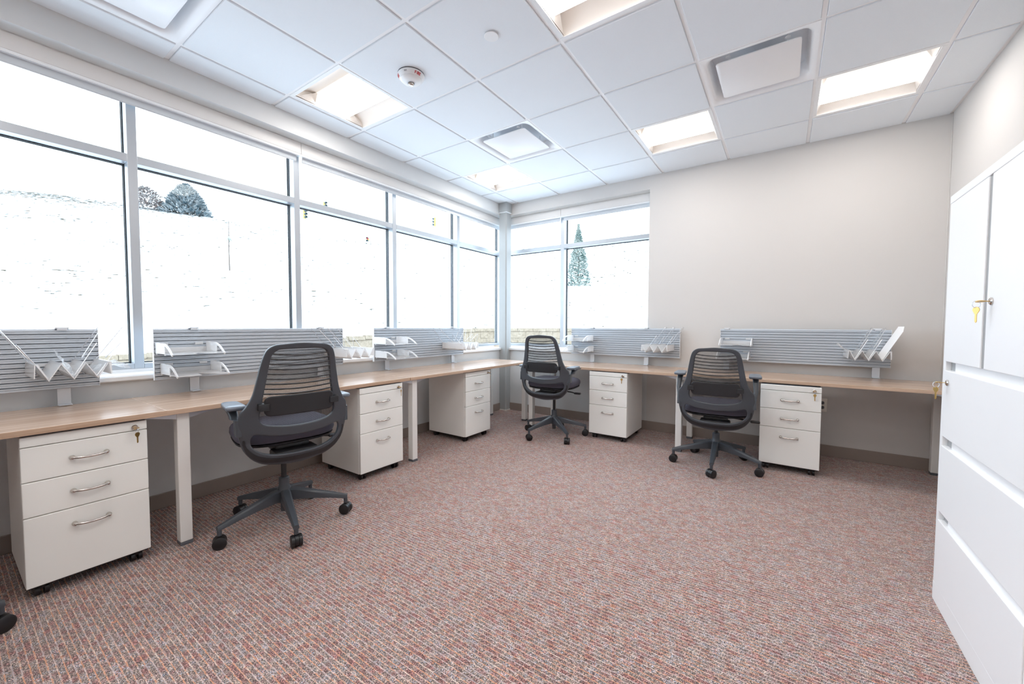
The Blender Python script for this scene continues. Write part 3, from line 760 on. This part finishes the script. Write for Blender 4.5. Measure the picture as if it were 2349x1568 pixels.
# zigzag sorter: local x width .25, extends to -y, tops z .945, valleys .87 relative to origin z=.87
def sorter(label, loc, rz, slants):
    t = thing('file_sorter', label, 'file sorter', loc, rz, 'frosted zigzag file sorters on the rail panels')
    p = .079; h = .074; th = .0035; zz = [(-.002, .012), (0, h), ]
    top = [(0, h), (.006, h)]
    for i in range(3):
        top += [(p*i+p/2, 0), (p*i+p, h)]
    top += [(p*3+.004, h), (p*3+.008, .012)]
    top = [(-.003, .012)]+top
    # thick polyline as a closed profile
    def off(P, w):
        o = []
        for i, q in enumerate(P):
            a = Vector(P[max(i-1, 0)]); c = Vector(P[min(i+1, len(P)-1)]); d = (c-a).normalized(); n = Vector((-d.y, d.x))
            if 0 < i < len(P)-1:
                d1 = (Vector(q)-a).normalized(); n1 = Vector((-d1.y, d1.x)); k = max(n.dot(n1), .35)
            else: k = 1
            o.append(Vector(q)+n*w/k)
        return o
    A = off(top, th/2); B = off(top, -th/2)
    b = bm_()
    for i in range(len(A)-1):
        loft(b, [[Vector((A[i].x, y, A[i].y)), Vector((A[i+1].x, y, A[i+1].y)), Vector((B[i+1].x, y, B[i+1].y)), Vector((B[i].x, y, B[i].y))] for y in (0, -.155, -.305)])
    obj('zigzag_trough', b, M['holder'], t)
    b = bm_(); box(b, .01, .24, -.001, .006, .045, .060); obj('mounting_hook', b, M['tray'], t)
    for i, (sl, kind) in enumerate(slants):
        u0 = p*i+p/2; H1 = .236; S = lambda v, y: Vector((u0+sl*v, y, .010+v))
        if kind == 'wire':
            pts = [S(-.004, -.285), S(.150, -.262), S(.156, -.255), S(.150, -.248), S(.082, -.190), S(.078, -.183), S(.086, -.176), S(H1-.012, -.130), S(H1, -.118), S(H1+.002, -.106), S(H1+.002, -.052), S(H1-.002, -.044), S(H1-.014, -.040), S(-.004, -.022)]
            b = bm_(); tube(b, pts, .0016, 6); obj('wire_divider', b, M['steel'], t, smooth=True)
    return t
W = 'wire'
sorter('frosted zigzag file sorter on the near panel, holding clear film packets', (XF, -4.139, .872), PI/2, [(-.55, W), (.55, W), (.62, W)])
sorter('frosted zigzag file sorter right of the large chair, wires all leaning left', (XF, -2.600, .872), PI/2, [(-.75, W), (-.75, W), (-.75, W)])
sorter('frosted zigzag file sorter hanging past the panel near the corner column', (XF, -1.255, .872), PI/2, [(-1.0, W), (.55, W), (.62, W)])
sorter('frosted zigzag file sorter on the far panel beside the window edge', (1.965, -XF, .870), 0, [(.60, W), (.60, W), (.62, W)])
sorter('frosted zigzag file sorter on the blank-wall panel, holding a white card', (3.560, -XF, .872), 0, [(.50, W), (.50, W), (0, 'none')])
# white card in the last trough
b = bm_(); c0 = Vector((3.560+.1975, 0, .880)); dv = Vector((.50, 0, 1)); 
pts = [(-.02, 0), (-.02, .245), (-.015, .252), (-.20, .252), (-.28, .215), (-.285, 0)]
prism(b, pts, lambda u, v, d: tuple(c0+dv*v+Vector((d, -XF+u, 0))), 0, .0015)
tag(obj('divider_card', b, M['paper']), 'white divider card leaning out of the zigzag sorter by the blank wall', 'card')
def film(label, base, hs, seed):
    random.seed(seed); b = bm_(); g = []
    nx, ny = 7, 7
    for i in range(nx):
        row = []
        for j in range(ny):
            u, v = i/(nx-1), j/(ny-1)
            p = Vector(hs(u, v))+Vector([random.uniform(-1, 1)*.006 for _ in range(3)])*(1 if v > .1 else .2)
            row.append(b.verts.new(Vector(base)+p))
        g.append(row)
    for i in range(nx-1):
        for j in range(ny-1): b.faces.new((g[i][j], g[i+1][j], g[i+1][j+1], g[i][j+1]))
    bmesh.ops.solidify(b, geom=b.faces[:], thickness=.0008)
    return tag(obj('film_packet', b, M['bag']), label, 'plastic film', 'clear film packets left in the sorters')
film('crumpled clear film packet standing in the middle of the near sorter', (XF, -4.02, .885), lambda u, v: (.16+.14*u, -.05*v+.02*math.sin(3*u), .125*v*(1-.75*u)), 3)
film('clear film packet lying out of the right end of the near sorter', (XF, -3.945, .885), lambda u, v: (.05+.22*u, .13*v, .055*math.sin(PI*v)*(.6+.4*u)+.012), 5)
film('small clear film flap above the sorter that holds the white card', (3.555, -XF, .938), lambda u, v: (-.055*v+.010*u*v, -.12-.05*u, .055*v), 9)

# ------------------------------------------------------------------ chairs (local: hub at origin, faces +y)
def interp(x, P):
    if x <= P[0][0]: return P[0][1]
    for (a, u), (c, w) in zip(P, P[1:]):
        if x <= c:
            t = (x-a)/(c-a); return u+(w-u)*t
    return P[-1][1]
def chair(label, loc, rz, phase, dz, padz):
    """dz lowers the whole upper part; padz = absolute height of the arm pads"""
    t = thing('office_chair', label, 'office chair', loc, rz, 'dark grey mesh-back office chairs')
    yc = lambda z: interp(z, [(.40, -.215), (.46, -.250), (.52, -.268), (.60, -.280), (.70, -.287), (.80, -.292), (.90, -.305), (1.04, -.340)])
    kk = lambda z: interp(z, [(.40, .6), (.55, .9), (.68, .75), (.80, .45), (1.04, .35)])
    def fmap(x, z, d): return (x, yc(z)+kk(z)*x*x-d, z+dz)
    half = [(0, 1.037), (.075, 1.036), (.125, 1.030), (.154, 1.010), (.168, .975), (.178, .93), (.189, .87), (.201, .81), (.213, .765), (.233, .725), (.254, .695), (.259, .66),
            (.258, .60), (.250, .55), (.234, .505), (.200, .460), (.15, .428), (.08, .414), (0, .411)]
    half = half[:1]+[(x-.006, z-.004*(1 if z > .8 else -1)) for x, z in half[1:-1]]+half[-1:]
    outer = catmull(half+[(-x, z) for x, z in half[-2:0:-1]], True, 4)
    hin = [(0, 1.019), (.075, 1.018), (.110, 1.012), (.134, .990), (.145, .95), (.154, .88), (.166, .80), (.178, .72), (.183, .675), (.170, .642), (.12, .622), (0, .612)]
    hole1 = catmull(hin+[(-x, z) for x, z in hin[-2:0:-1]], True, 4)
    h2 = [(0, .574), (.12, .582), (.186, .597), (.209, .590), (.218, .558), (.205, .520), (.165, .488), (.10, .468), (0, .463)]
    hole2 = catmull(h2+[(-x, z) for x, z in h2[-2:0:-1]], True, 4)
    b = plate(outer, [hole1, hole2], .026, .006, fmap)
    obj('back_frame', b, M['chair'], t, smooth=True)
    # darker channel along the lower loop, on the rear face
    ch = [(0, .452), (.10, .456), (.166, .474), (.209, .506), (.230, .540), (.234, .566), (.243, .566), (.240, .535), (.219, .490), (.176, .452), (.12, .432), (0, .424)]
    cl = catmull(ch+[(-x, z) for x, z in ch[-2:0:-1]], True, 3)
    b = plate(cl, [], .004, 0, lambda x, z, d: fmap(x, z, d+.0135)); obj('back_channel', b, M['chair_dk'], t)
    fab = [(x*1.04, .81+(z-.81)*1.03) for x, z in hole1]
    b = plate(fab, [], 0, 0, lambda x, z, d: fmap(x, z, -.006)); obj('mesh_back', b, M['mesh'], t, smooth=True)
    for i in range(9):
        z0 = .990-.0245*i; w = interp(z0, [(.78, .170), (.94, .148), (.985, .137), (1.0, .128)])
        b = bm_(); tube(b, [fmap(w*u, z0-.010*(1-u*u), .007) for u in [k/8-1 for k in range(17)]], .0042, 6); obj('back_slat', b, M['slat'], t, smooth=True)
    lp = rrect(-.158, .158, .687, .776, .022, 5)
    b = plate(lp, [], .016, .005, lambda x, z, d: fmap(x, z, d+.026)); lum = obj('lumbar_support', b, M['chair_dk'], t, smooth=True)
    for s in (-1, 1):
        b = bm_()
        for q in range(1):
            p0 = Vector(fmap(s*.142, .73, .034)); p1 = Vector(fmap(s*.188, .73, .022))
            box(b, min(p0.x, p1.x), max(p0.x, p1.x), p0.y-.006, p1.y+.014, .714+dz, .748+dz, .003)
        obj('lumbar_hook', b, M['chair_dk'], lum)
    # seat cushion
    rings = []
    def sup(a, bb, cy, z, e=3.2, n=40):
        r = []
        for i in range(n):
            th = 2*PI*i/n; c, s = math.cos(th), math.sin(th)
            x = a*math.copysign(abs(c)**(2/e), c); y = bb*math.copysign(abs(s)**(2/e), s)
            r.append(Vector((x*(1-.06*(y/bb)), cy+y, z+dz)))
        return r
    zs = [(.516, .80, .0), (.518, .90, 0), (.526, .97, 0), (.545, 1.0, 0), (.566, .995, 0), (.582, .96, 0), (.592, .89, 0), (.598, .76, 0), (.600, .5, 0), (.597, .15, 0)]
    b = bm_(); loft(b, [sup(.243*s, .245*s, .022, z+(0)) for z, s, _ in zs])
    for v in b.verts:
        if v.co.y > .10: v.co.z -= (v.co.y-.10)**2*.9
    seat = obj('seat', b, M['seat'], t, smooth=True)
    b = bm_(); loft(b, [sup(.20, .20, .01, .500), sup(.233, .235, .022, .508), sup(.236, .238, .022, .518)]); obj('seat_shell', b, M['chair_dk'], seat, smooth=True)
    b = bm_(); box(b, -.085, .085, -.17, .11, .452+dz, .505+dz, .014); box(b, -.105, .105, -.245, -.13, .437+dz, .480+dz, .012)
    mech = obj('tilt_mechanism', b, M['black'], t, smooth=True)
    b = bm_(); tube(b, [(.07, -.02, .478+dz), (.20, -.03, .470+dz), (.245, -.035, .463+dz)], .006, 8); box(b, .235, .30, -.055, -.020, .455+dz, .472+dz, .006); obj('height_lever', b, M['black'], mech)
    # arms
    for s in (-1, 1):
        rz_ = .006
        b = bm_()
        base = Vector(fmap(s*.254, .640, -.005)); top = Vector((s*.262, -.115, padz-.030))
        path = [(base+Vector((0, .012, -.05)), .014, .030), (base+Vector((0, .016, .03)), .015, .030), (base*.55+top*.45+Vector((s*.008, .004, 0)), .015, .028), (top+Vector((0, -.03, -.02)), .018, .032), (top+Vector((0, .03, .004)), .022, .045), (top+Vector((0, .05, .016)), .020, .060)]
        rings = []
        for i, (c, hx, hy) in enumerate(path):
            rings.append([Vector((c.x+u, c.y+v*hy/.03*(1), c.z)) for u, v in [(q[0], q[1]) for q in rrect(-hx, hx, -.03, .03, .0099, 3)]])
        loft(b, rings); arm = obj('armrest', b, M['chair'], t, smooth=True)
        b = bm_(); box(b, s*.262-.020, s*.262+.020, -.15, .022, padz-.032, padz-.022, .004); obj('arm_bracket', b, M['chair'], arm)
        b = bm_()
        o_ = catmull([(-.042, -.070), (-.038, .045), (-.028, .088), (0, .096), (.028, .088), (.038, .045), (.042, -.070), (.034, -.092), (0, -.098), (-.034, -.092)], True, 4)
        c = Vector((s*.258, -.118, 0))
        loft(b, [[Vector((c.x+u*k, c.y+v*k, padz+z)) for u, v in o_] for z, k in ((-.022, .90), (-.016, .98), (-.008, 1.0), (-.003, .97), (0, .90), (.001, .5))])
        obj('arm_pad', b, M['armpad'], arm, smooth=True)
    # lift and base
    b = bm_(); lathe(b, [(0, .24), (.0135, .24), (.0135, .46+dz), (0, .46+dz)], n=20); obj('gas_lift', b, M['chair_dk'], t, smooth=True)
    b = bm_(); lathe(b, [(0, .072), (.019, .072), (.020, .120), (.030, .125), (.036, .165), (.036, .195), (.029, .212), (.0265, .218), (.0265, .262), (.023, .266), (0, .266)], n=28)
    hub = obj('base_hub', b, M['chair'], t, smooth=True)
    for k in range(5):
        a = phase-rz+2*PI*k/5; c, s = math.cos(a), math.sin(a)
        b = bm_(); rings = []
        for r, z0, z1, w in ((.018, .132, .200, .024), (.06, .135, .197, .024), (.14, .128, .172, .021), (.24, .112, .143, .017), (.305, .098, .122, .0145), (.332, .094, .114, .013)):
            prof = [(-w, z0), (w, z0), (w*1.0, z1-.008), (w*.62, z1), (-w*.62, z1), (-w*1.0, z1-.008)]
            rings.append([Vector((r*c-u*s, r*s+u*c, z)) for u, z in prof])
        loft(b, rings); cyl(b, (.322*c, .322*s, .066), (.322*c, .322*s, .098), .011, 12)
        lg = obj('leg', b, M['chair'], t, smooth=True)
        b = bm_(); ang = a+PI/2+random.uniform(-.6, .6); ca, sa = math.cos(ang), math.sin(ang); C = Vector((.322*c, .322*s, 0))
        for sg in (-1, 1):
            P = lambda d: (C.x+ca*d, C.y+sa*d, .031)
            tube(b, [P(sg*.008), P(sg*.010), P(sg*.024), P(sg*.027)], [.026, .031, .031, .026], 24)
        cyl(b, (C.x-ca*.008, C.y-sa*.008, .033), (C.x+ca*.008, C.y+sa*.008, .033), .029, 20)
        obj('caster', b, M['black'], lg, smooth=True)
    return t
R = math.radians
c1 = chair('dark grey mesh-back office chair closest to the camera, facing the windows', (.803, -3.284, 0), R(80), R(-16.8), 0, .735)
chair('dark grey mesh-back office chair lowered at the blank wall, facing the desk', (2.705, -.815, 0), R(4), R(-15.8), -.070, .765)
random.seed(4)
chair('dark grey mesh-back office chair beside the corner column', (1.205, -.795, 0), R(4), R(33), 0, .735)
random.seed(5)
chair('dark office chair at the left edge, only one caster in view', (.850, -4.602, 0), R(90), math.atan2(.318, -.062), 0, .735)

# ------------------------------------------------------------------ tall cabinet (face at x=3.68, towards -x)
CX = 3.680; CY0, CY1 = -2.068, -2.840
t = thing('storage_cabinet', 'tall white metal cabinet with two doors above three wide drawers', 'cabinet', (CX, CY0, 0))
def cbox(b, x0, x1, y0, y1, z0, z1, bev=0): box(b, x0-CX, x1-CX, y0-CY0, y1-CY0, z0, z1, bev)
b = bm_()
cbox(b, CX+.020, 4.148, CY1, CY0, .0, 1.650, .002)
cbox(b, CX, CX+.022, CY0-.030, CY0, .075, 1.622, .002); cbox(b, CX, CX+.022, CY1, CY1+.030, .075, 1.622, .002)
cbox(b, CX-.001, CX+.022, CY1, CY0, 1.622, 1.652, .002); cbox(b, CX-.001, CX+.022, CY1, CY0, 0, .077, .002)
obj('body', b, M['cab'], t)
L0, L1 = CY0-.032, CY1+.032
dmid = -2.456
for (a, c) in ((L0, dmid+.016), (dmid-.016, L1)):
    b = bm_(); cbox(b, CX-.003, CX+.0195, a, c, .992, 1.6185, .0025); dr = obj('door', b, M['cab'], t)
    if a != L0:
        b = bm_(); lathe(b, [(0, .004), (.012, .004), (.012, -.006), (.009, -.009), (0, -.009)], (0, -2.512-CY0, 1.211), 24, 0)
        obj('lock', b, M['chrome'], dr, smooth=True)
b = bm_(); cbox(b, CX+.002, CX+.0205, dmid-.0155, dmid+.0155, .993, 1.617); obj('door_gap_shade', b, M['cab_dark'], t)  # grey strip fills the door gap; its colour stands in for shadow
for i, (z0, z1) in enumerate(((.690, .957), (.384, .652), (.079, .347))):
    b = bm_(); cbox(b, CX-.003, CX+.0195, L0, L1, z0, z1, .0025); d = obj('drawer', b, M['cab'], t)
    if i == 0:
        b = bm_(); lathe(b, [(0, .004), (.012, .004), (.012, -.006), (.009, -.009), (0, -.009)], (0, -2.148-CY0, .910), 24, 0); obj('lock', b, M['chrome'], d, smooth=True)
    zt = {0: .991, 1: .689, 2: .383}[i]
    b = bm_(); cbox(b, CX+.010, CX+.0205, L0-.068, L1, z1+.0, zt, .001); obj('pull', b, M['cab'], d)
    b = bm_(); cbox(b, CX+.016, CX+.0208, L0, L0-.068, z1, zt); obj('pull_recess', b, M['cab_dark'], d)

# outlet
t = thing('wall_outlet', 'beige duplex wall outlet on the back wall beside a pedestal', 'outlet', (3.432, 0, .443))
b = bm_(); box(b, -.036, .036, -.006, 0, -.058, .058, .003); obj('cover_plate', b, M['outlet'], t)
for z in (-.020, .020):
    b = bm_(); prism(b, rrect(-.016, .016, z-.013, z+.013, .008), lambda u, v, d: (u, d, v), -.0085, -.004); s_ = obj('socket', b, M['dgrey'], t)
    b = bm_(); box(b, -.008, -.0055, -.0092, -.008, z-.002, z+.007); box(b, .0055, .008, -.0092, -.008, z-.002, z+.007); cyl(b, (0, -.0092, z-.007), (0, -.008, z-.007), .003, 10); obj('slot', b, M['black'], s_)

# ------------------------------------------------------------------ outside
def hray(px): 
    d = fw+rt2*((px-1174.5)/F_PX); d.z = 0; return d
def atpx(px, y, depth):
    d = fw+rt2*((px-1174.5)/F_PX)-up2*((y-784)/F_PX); return CAM+d*depth
RW = [(-7.3, -9.0, .45), (-7.3, -4.0, .52), (-7.25, -2.0, .56), (-5.53, 1.3, .85), (-4.9, 3.6, 1.0), (-4.2, 5.0, 1.06), (-3.1, 5.85, 1.06), (-2.1, 6.5, 1.06), (0, 7.5, 1.06), (4, 8.8, 1.06), (9, 9.5, 1.06)]
def path_sample(P, step):
    out = []
    for a, c in zip(P, P[1:]):
        a = Vector(a); c = Vector(c); n = max(1, round((c-a).length/step))
        for i in range(n): out.append(a+(c-a)*i/n)
    out.append(Vector(P[-1])); return out
b = bm_(); blk = path_sample(RW, .42)
for i in range(len(blk)-1):
    a, c = blk[i], blk[i+1]; d = (c-a); d.z = 0; ln = d.length; d.normalize(); n = Vector((d.y, -d.x, 0))
    if n.dot(Vector((3, -4, 0))-a) < 0: n = -n
    zt = (a.z+c.z)/2
    BK = lambda p_, zz: Vector((p_.x, p_.y, zz))-n*.012
    loft(b, [[BK(a, -.6), BK(c, -.6), BK(c, -.6)-n*.28, BK(a, -.6)-n*.28], [BK(a, zt-.012), BK(c, zt-.012), BK(c, zt-.012)-n*.28, BK(a, zt-.012)-n*.28]])
    rows = [(zt-.10, zt, .02)]; z = zt-.10; k = 0
    while z > -.5: rows.append((z-.2, z, 0)); z -= .2; k += 1
    for ri, (z0, z1, ov) in enumerate(rows):
        sh = (.5 if ri % 2 else 0)*ln
        jit = random.uniform(0, .008)
        A = a+d*(sh+.004)+n*(ov+jit); B_ = a+d*(sh+ln-.004)+n*(ov+jit)
        loft(b, [[A+Vector((0, 0, z0+.004-A.z)), B_+Vector((0, 0, z0+.004-B_.z)), B_-n*.3+Vector((0, 0, z0+.004-B_.z)), A-n*.3+Vector((0, 0, z0+.004-A.z))],
                 [A+Vector((0, 0, z1-.004-A.z)), B_+Vector((0, 0, z1-.004-B_.z)), B_-n*.3+Vector((0, 0, z1-.004-B_.z)), A-n*.3+Vector((0, 0, z1-.004-A.z))]])
tag(obj('retaining_wall', b, M['block']), 'low tan concrete block retaining wall at the foot of the snowy slope', 'retaining wall')
# yard between building and retaining wall, and the hill behind it
sky = [(-900, 400), (0, 436), (140, 450), (280, 468), (480, 500), (640, 530), (760, 548), (900, 560), (1150, 568), (1330, 560), (1490, 552), (2300, 548)]
b = bm_(); cols_ = []
pxs = list(range(-920, 2321, 40))
def rwhit(o, d):
    best = None
    for a, c in zip(RW, RW[1:]):
        ax, ay, cx, cy = a[0]-o.x, a[1]-o.y, c[0]-o.x, c[1]-o.y
        ex, ey = cx-ax, cy-ay; den = d.x*ey-d.y*ex
        if abs(den) < 1e-9: continue
        tt = (ax*ey-ay*ex)/den; s = (ax*d.y-ay*d.x)/den
        if tt > 0 and -.001 <= s <= 1.001:
            z = a[2]+(c[2]-a[2])*s
            if best is None or tt < best[0]: best = (tt, z)
    return best
hill_pts = {}
for px in pxs:
    d = hray(px)
    hit = rwhit(CAM, d)
    if hit is None: continue
    t0, z0 = hit; t0 += .12; z0 -= .02
    tc = t0+32
    tan = (interp(px, sky)-784)/F_PX
    dz_ = (fw+rt2*((px-1174.5)/F_PX)-up2*tan).z
    zc = CAM.z+dz_*tc
    colv = []
    for k in range(41):
        u = k/40; tt = t0+(tc-t0)*u
        bump = .12*math.sin(tt*.9+px*.01)*math.sin(px*.013)*min(1, u*6)*(1-u)
        colv.append(CAM.xy.to_3d()+Vector((d.x, d.y, 0))*tt+Vector((0, 0, z0+(zc-z0)*(u**1.04)+bump)))
    colv.append(CAM.xy.to_3d()+Vector((d.x, d.y, 0))*(tc+25)+Vector((0, 0, zc-4)))
    hill_pts[px] = (t0, z0, tc, zc)
    cols_.append([b.verts.new(v) for v in colv])
for A, B_ in zip(cols_, cols_[1:]):
    for i in range(len(A)-1): b.faces.new((A[i], A[i+1], B_[i+1], B_[i]))
h = struct('hill', b, M['snow'], smooth=True, label='snow-dusted grassy slope rising outside the windows')
b = bm_(); box(b, -60, 30, -40, 45, -.6, -.35); struct('ground', b, M['snow'], label='snow-covered ground outside')
def on_hill(px, y):
    """point where the ray through (px,y) meets the slope"""
    d = fw+rt2*((px-1174.5)/F_PX)-up2*((y-784)/F_PX)
    k = round(px/40)*40; t0, z0, tc, zc = hill_pts[k]
    for i in range(400):
        tt = t0+(tc-t0)*i/399; u = i/399
        if CAM.z+d.z*tt <= z0+(zc-z0)*u**1.04: return CAM+d*tt, tt
    return CAM+d*tc, tc
def evergreen(name, label, cat, base, h, w, m, n, shape, group=None, trunk=True):
    t = thing(name, label, cat, base, 0, group)
    if trunk:
        b = bm_(); cyl(b, (0, 0, -.3), (0, 0, h*.93), w*.05, 8, w*.008); obj('trunk', b, M['bark'], t)
    b = bm_()
    for i in range(n):
        v = random.random()**.8; rr = shape(v)*w/2; a = random.uniform(0, 2*PI)
        r = rr*(random.random()**.35)
        p = Vector((r*math.cos(a), r*math.sin(a), h*v))
        d = Vector((math.cos(a), math.sin(a), random.uniform(-.1, .7))).normalized()
        l = w*random.uniform(.06, .13)*(.5+.5*(1-v)); s = Vector((-math.sin(a), math.cos(a), random.uniform(-.3, .3)))*l*.35
        tip = p+d*l
        vs = [b.verts.new(q) for q in (p-s, p+s, tip, p-d*l*.2+Vector((0, 0, -l*.35)))]
        b.faces.new((vs[0], vs[1], vs[2])); b.faces.new((vs[0], vs[2], vs[3])); b.faces.new((vs[1], vs[3], vs[2])); b.faces.new((vs[0], vs[3], vs[1]))
    obj('foliage', b, m, t)
    return t
random.seed(11)
p, dd = on_hill(1326, 658)
evergreen('spruce_tree', 'narrow blue-green spruce on the slope seen through the far window', 'tree', p, 142*dd/F_PX, 62*dd/F_PX, M['spruce'], 2600, lambda v: max(.04, (1-v)**.9)*(1 if v > .06 else .8))
p, dd = on_hill(428, 495)
evergreen('juniper_tree', 'broad blue-green evergreen on the crest of the hill', 'tree', p, 72*dd/F_PX, 96*dd/F_PX, M['juniper'], 2200, lambda v: max(.03, (1-v)**.6), trunk=True)
p, dd = on_hill(333, 479)
evergreen('hill_shrub', 'low russet and grey shrub left of the broad evergreen on the crest', 'shrub', p, 50*dd/F_PX, 72*dd/F_PX, M['shrub'], 900, lambda v: max(.15, math.sqrt(max(0, 1-v*v))), trunk=False)
p, dd = on_hill(527, 624)
t = thing('sapling', 'thin bare sapling with a green tie standing on the slope', 'sapling', p)
b = bm_(); hh = 122*dd/F_PX; tube(b, [(0, 0, -.1), (-.02, 0, hh*.4), (0, 0, hh*.7), (.03, 0, hh)], [.03, .022, .015, .006], 6)
for i in range(14):
    z = hh*random.uniform(.4, .95); a = random.uniform(0, 2*PI); tube(b, [(0, 0, z), (.14*math.cos(a), .14*math.sin(a), z+.16)], .005, 4)
obj('trunk', b, M['bark'], t)
b = bm_()
for a in range(5): tube(b, [(0, 0, hh*.66), (.12*math.cos(a*1.26), .12*math.sin(a*1.26), hh*.56)], [.03, .01], 5)
obj('tree_tie', b, M['spruce'], t)
# signals and poles beyond the hill
def pole(name, label, cat, px, ytop, ybot, depth, r, m=None, group=None):
    a = atpx(px, ybot, depth); c = atpx(px, ytop, depth); c.x, c.y = a.x, a.y
    b = bm_(); tube(b, [(0, 0, 0), (0, 0, c.z-a.z)], [r, r*.75], 12)
    o = obj(name, b, m or M['pole'], None, True); o.location = a
    return tag(o, label, cat, group)
def signal(label, px, y, depth, rz, redlens=False, s=1.0):
    c = atpx(px, y, depth)
    t = thing('traffic_signal', label, 'traffic light', c, rz, 'traffic signals beyond the hill')
    b = bm_(); box(b, -.17*s, .17*s, -.10*s, .10*s, -.53*s, .53*s, .03); obj('housing', b, M['yellow'], t)
    for i, z in enumerate((.36, 0, -.36)):
        b = bm_(); lathe(b, [(.0, -.10*s), (.14*s, -.10*s), (.14*s, -.13*s), (.0, -.13*s)], (0, 0, z*s), 16, 1)
        rings = []
        obj('lamp', b, M['sigred'] if redlens and i == 0 else M['sigdark'], t)
        b = bm_(); tube(b, [(.15*s*math.cos(q), -.22*s, z*s+.15*s*math.sin(q)) for q in [PI*k/10 for k in range(-1, 12)]], .02*s, 5)
        loft(b, [[Vector((.15*s*math.cos(q), yy*s, z*s+.15*s*math.sin(q))) for q in [PI*k/10 for k in range(-1, 12)]]+[Vector((.165*s*math.cos(q), yy*s, z*s+.165*s*math.sin(q))) for q in [PI*k/10 for k in range(11, -2, -1)]] for yy in (-.10, -.34)])
        obj('visor', b, M['sigdark'], t)
    return t
DS = 47
view = math.atan2(CAM.x, 1)
signal('yellow traffic signal on the mast arm, seen through the third window', 699, 491, DS, R(95))
signal('yellow traffic signal at the end of the mast arm, partly behind the frame rail', 745, 472, DS+6, R(95))
signal('dark-faced traffic signal with a red lamp, above the slope in the third window', 844, 553, 55, R(33), True)
signal('yellow traffic signal high in the fourth window', 998, 509, 50, R(-50))
a = atpx(619, 560, DS); c = atpx(619, 478, DS); e = atpx(760, 462, DS+8)
t = thing('signal_mast', 'grey mast pole with a long arm carrying traffic signals', 'mast', a)
b = bm_(); tube(b, [(0, 0, -3), (0, 0, c.z-a.z)], .14, 10); obj('pole', b, M['pole'], t)
m0 = atpx(619, 513, DS); b = bm_(); tube(b, [m0-a, atpx(660, 489, DS+2)-a, e-a], [.12, .10, .05], 8); obj('mast_arm', b, M['pole'], t)
b = bm_(); box(b, -.3, .3, -.3, .3, m0.z-a.z-.5, m0.z-a.z+.3, .05); obj('arm_clamp', b, M['pole'], t)
pole('utility_pole', 'slim grey utility pole in the fourth window', 'pole', 978, 440, 572, 60, .30)
pole('utility_pole', 'pale signal pole right of the high yellow signal', 'pole', 1008, 440, 572, 51, .16)
pole('street_pole', 'thin pale pole left of the mast', 'pole', 583, 440, 560, 60, .12)
pole('utility_pole', 'grey cylinder-topped utility pole in the window right of the column', 'pole', 1243, 440, 572, 50, .42)

# ------------------------------------------------------------------ light
w = bpy.data.worlds.new('overcast_sky'); SC.world = w; w.use_nodes = True
nt = w.node_tree; bg = nt.nodes['Background']; bg.inputs[0].default_value = (.86, .97, 1.12, 1); bg.inputs[1].default_value = 2.25
SC.view_settings.view_transform = 'Standard'; SC.view_settings.look = 'None'; SC.view_settings.gamma = 1; SC.view_settings.use_curve_mapping = False
SC.view_settings.exposure = 1.12
SC.cycles.max_bounces = 10; SC.cycles.diffuse_bounces = 7; SC.cycles.transparent_max_bounces = 16; SC.cycles.use_adaptive_sampling = True; SC.cycles.adaptive_threshold = .015; SC.cycles.glossy_bounces = 4
SC.cycles.use_denoising = True
SC.cycles.sample_clamp_indirect = 6
SC.cycles.caustics_reflective = False; SC.cycles.caustics_refractive = False
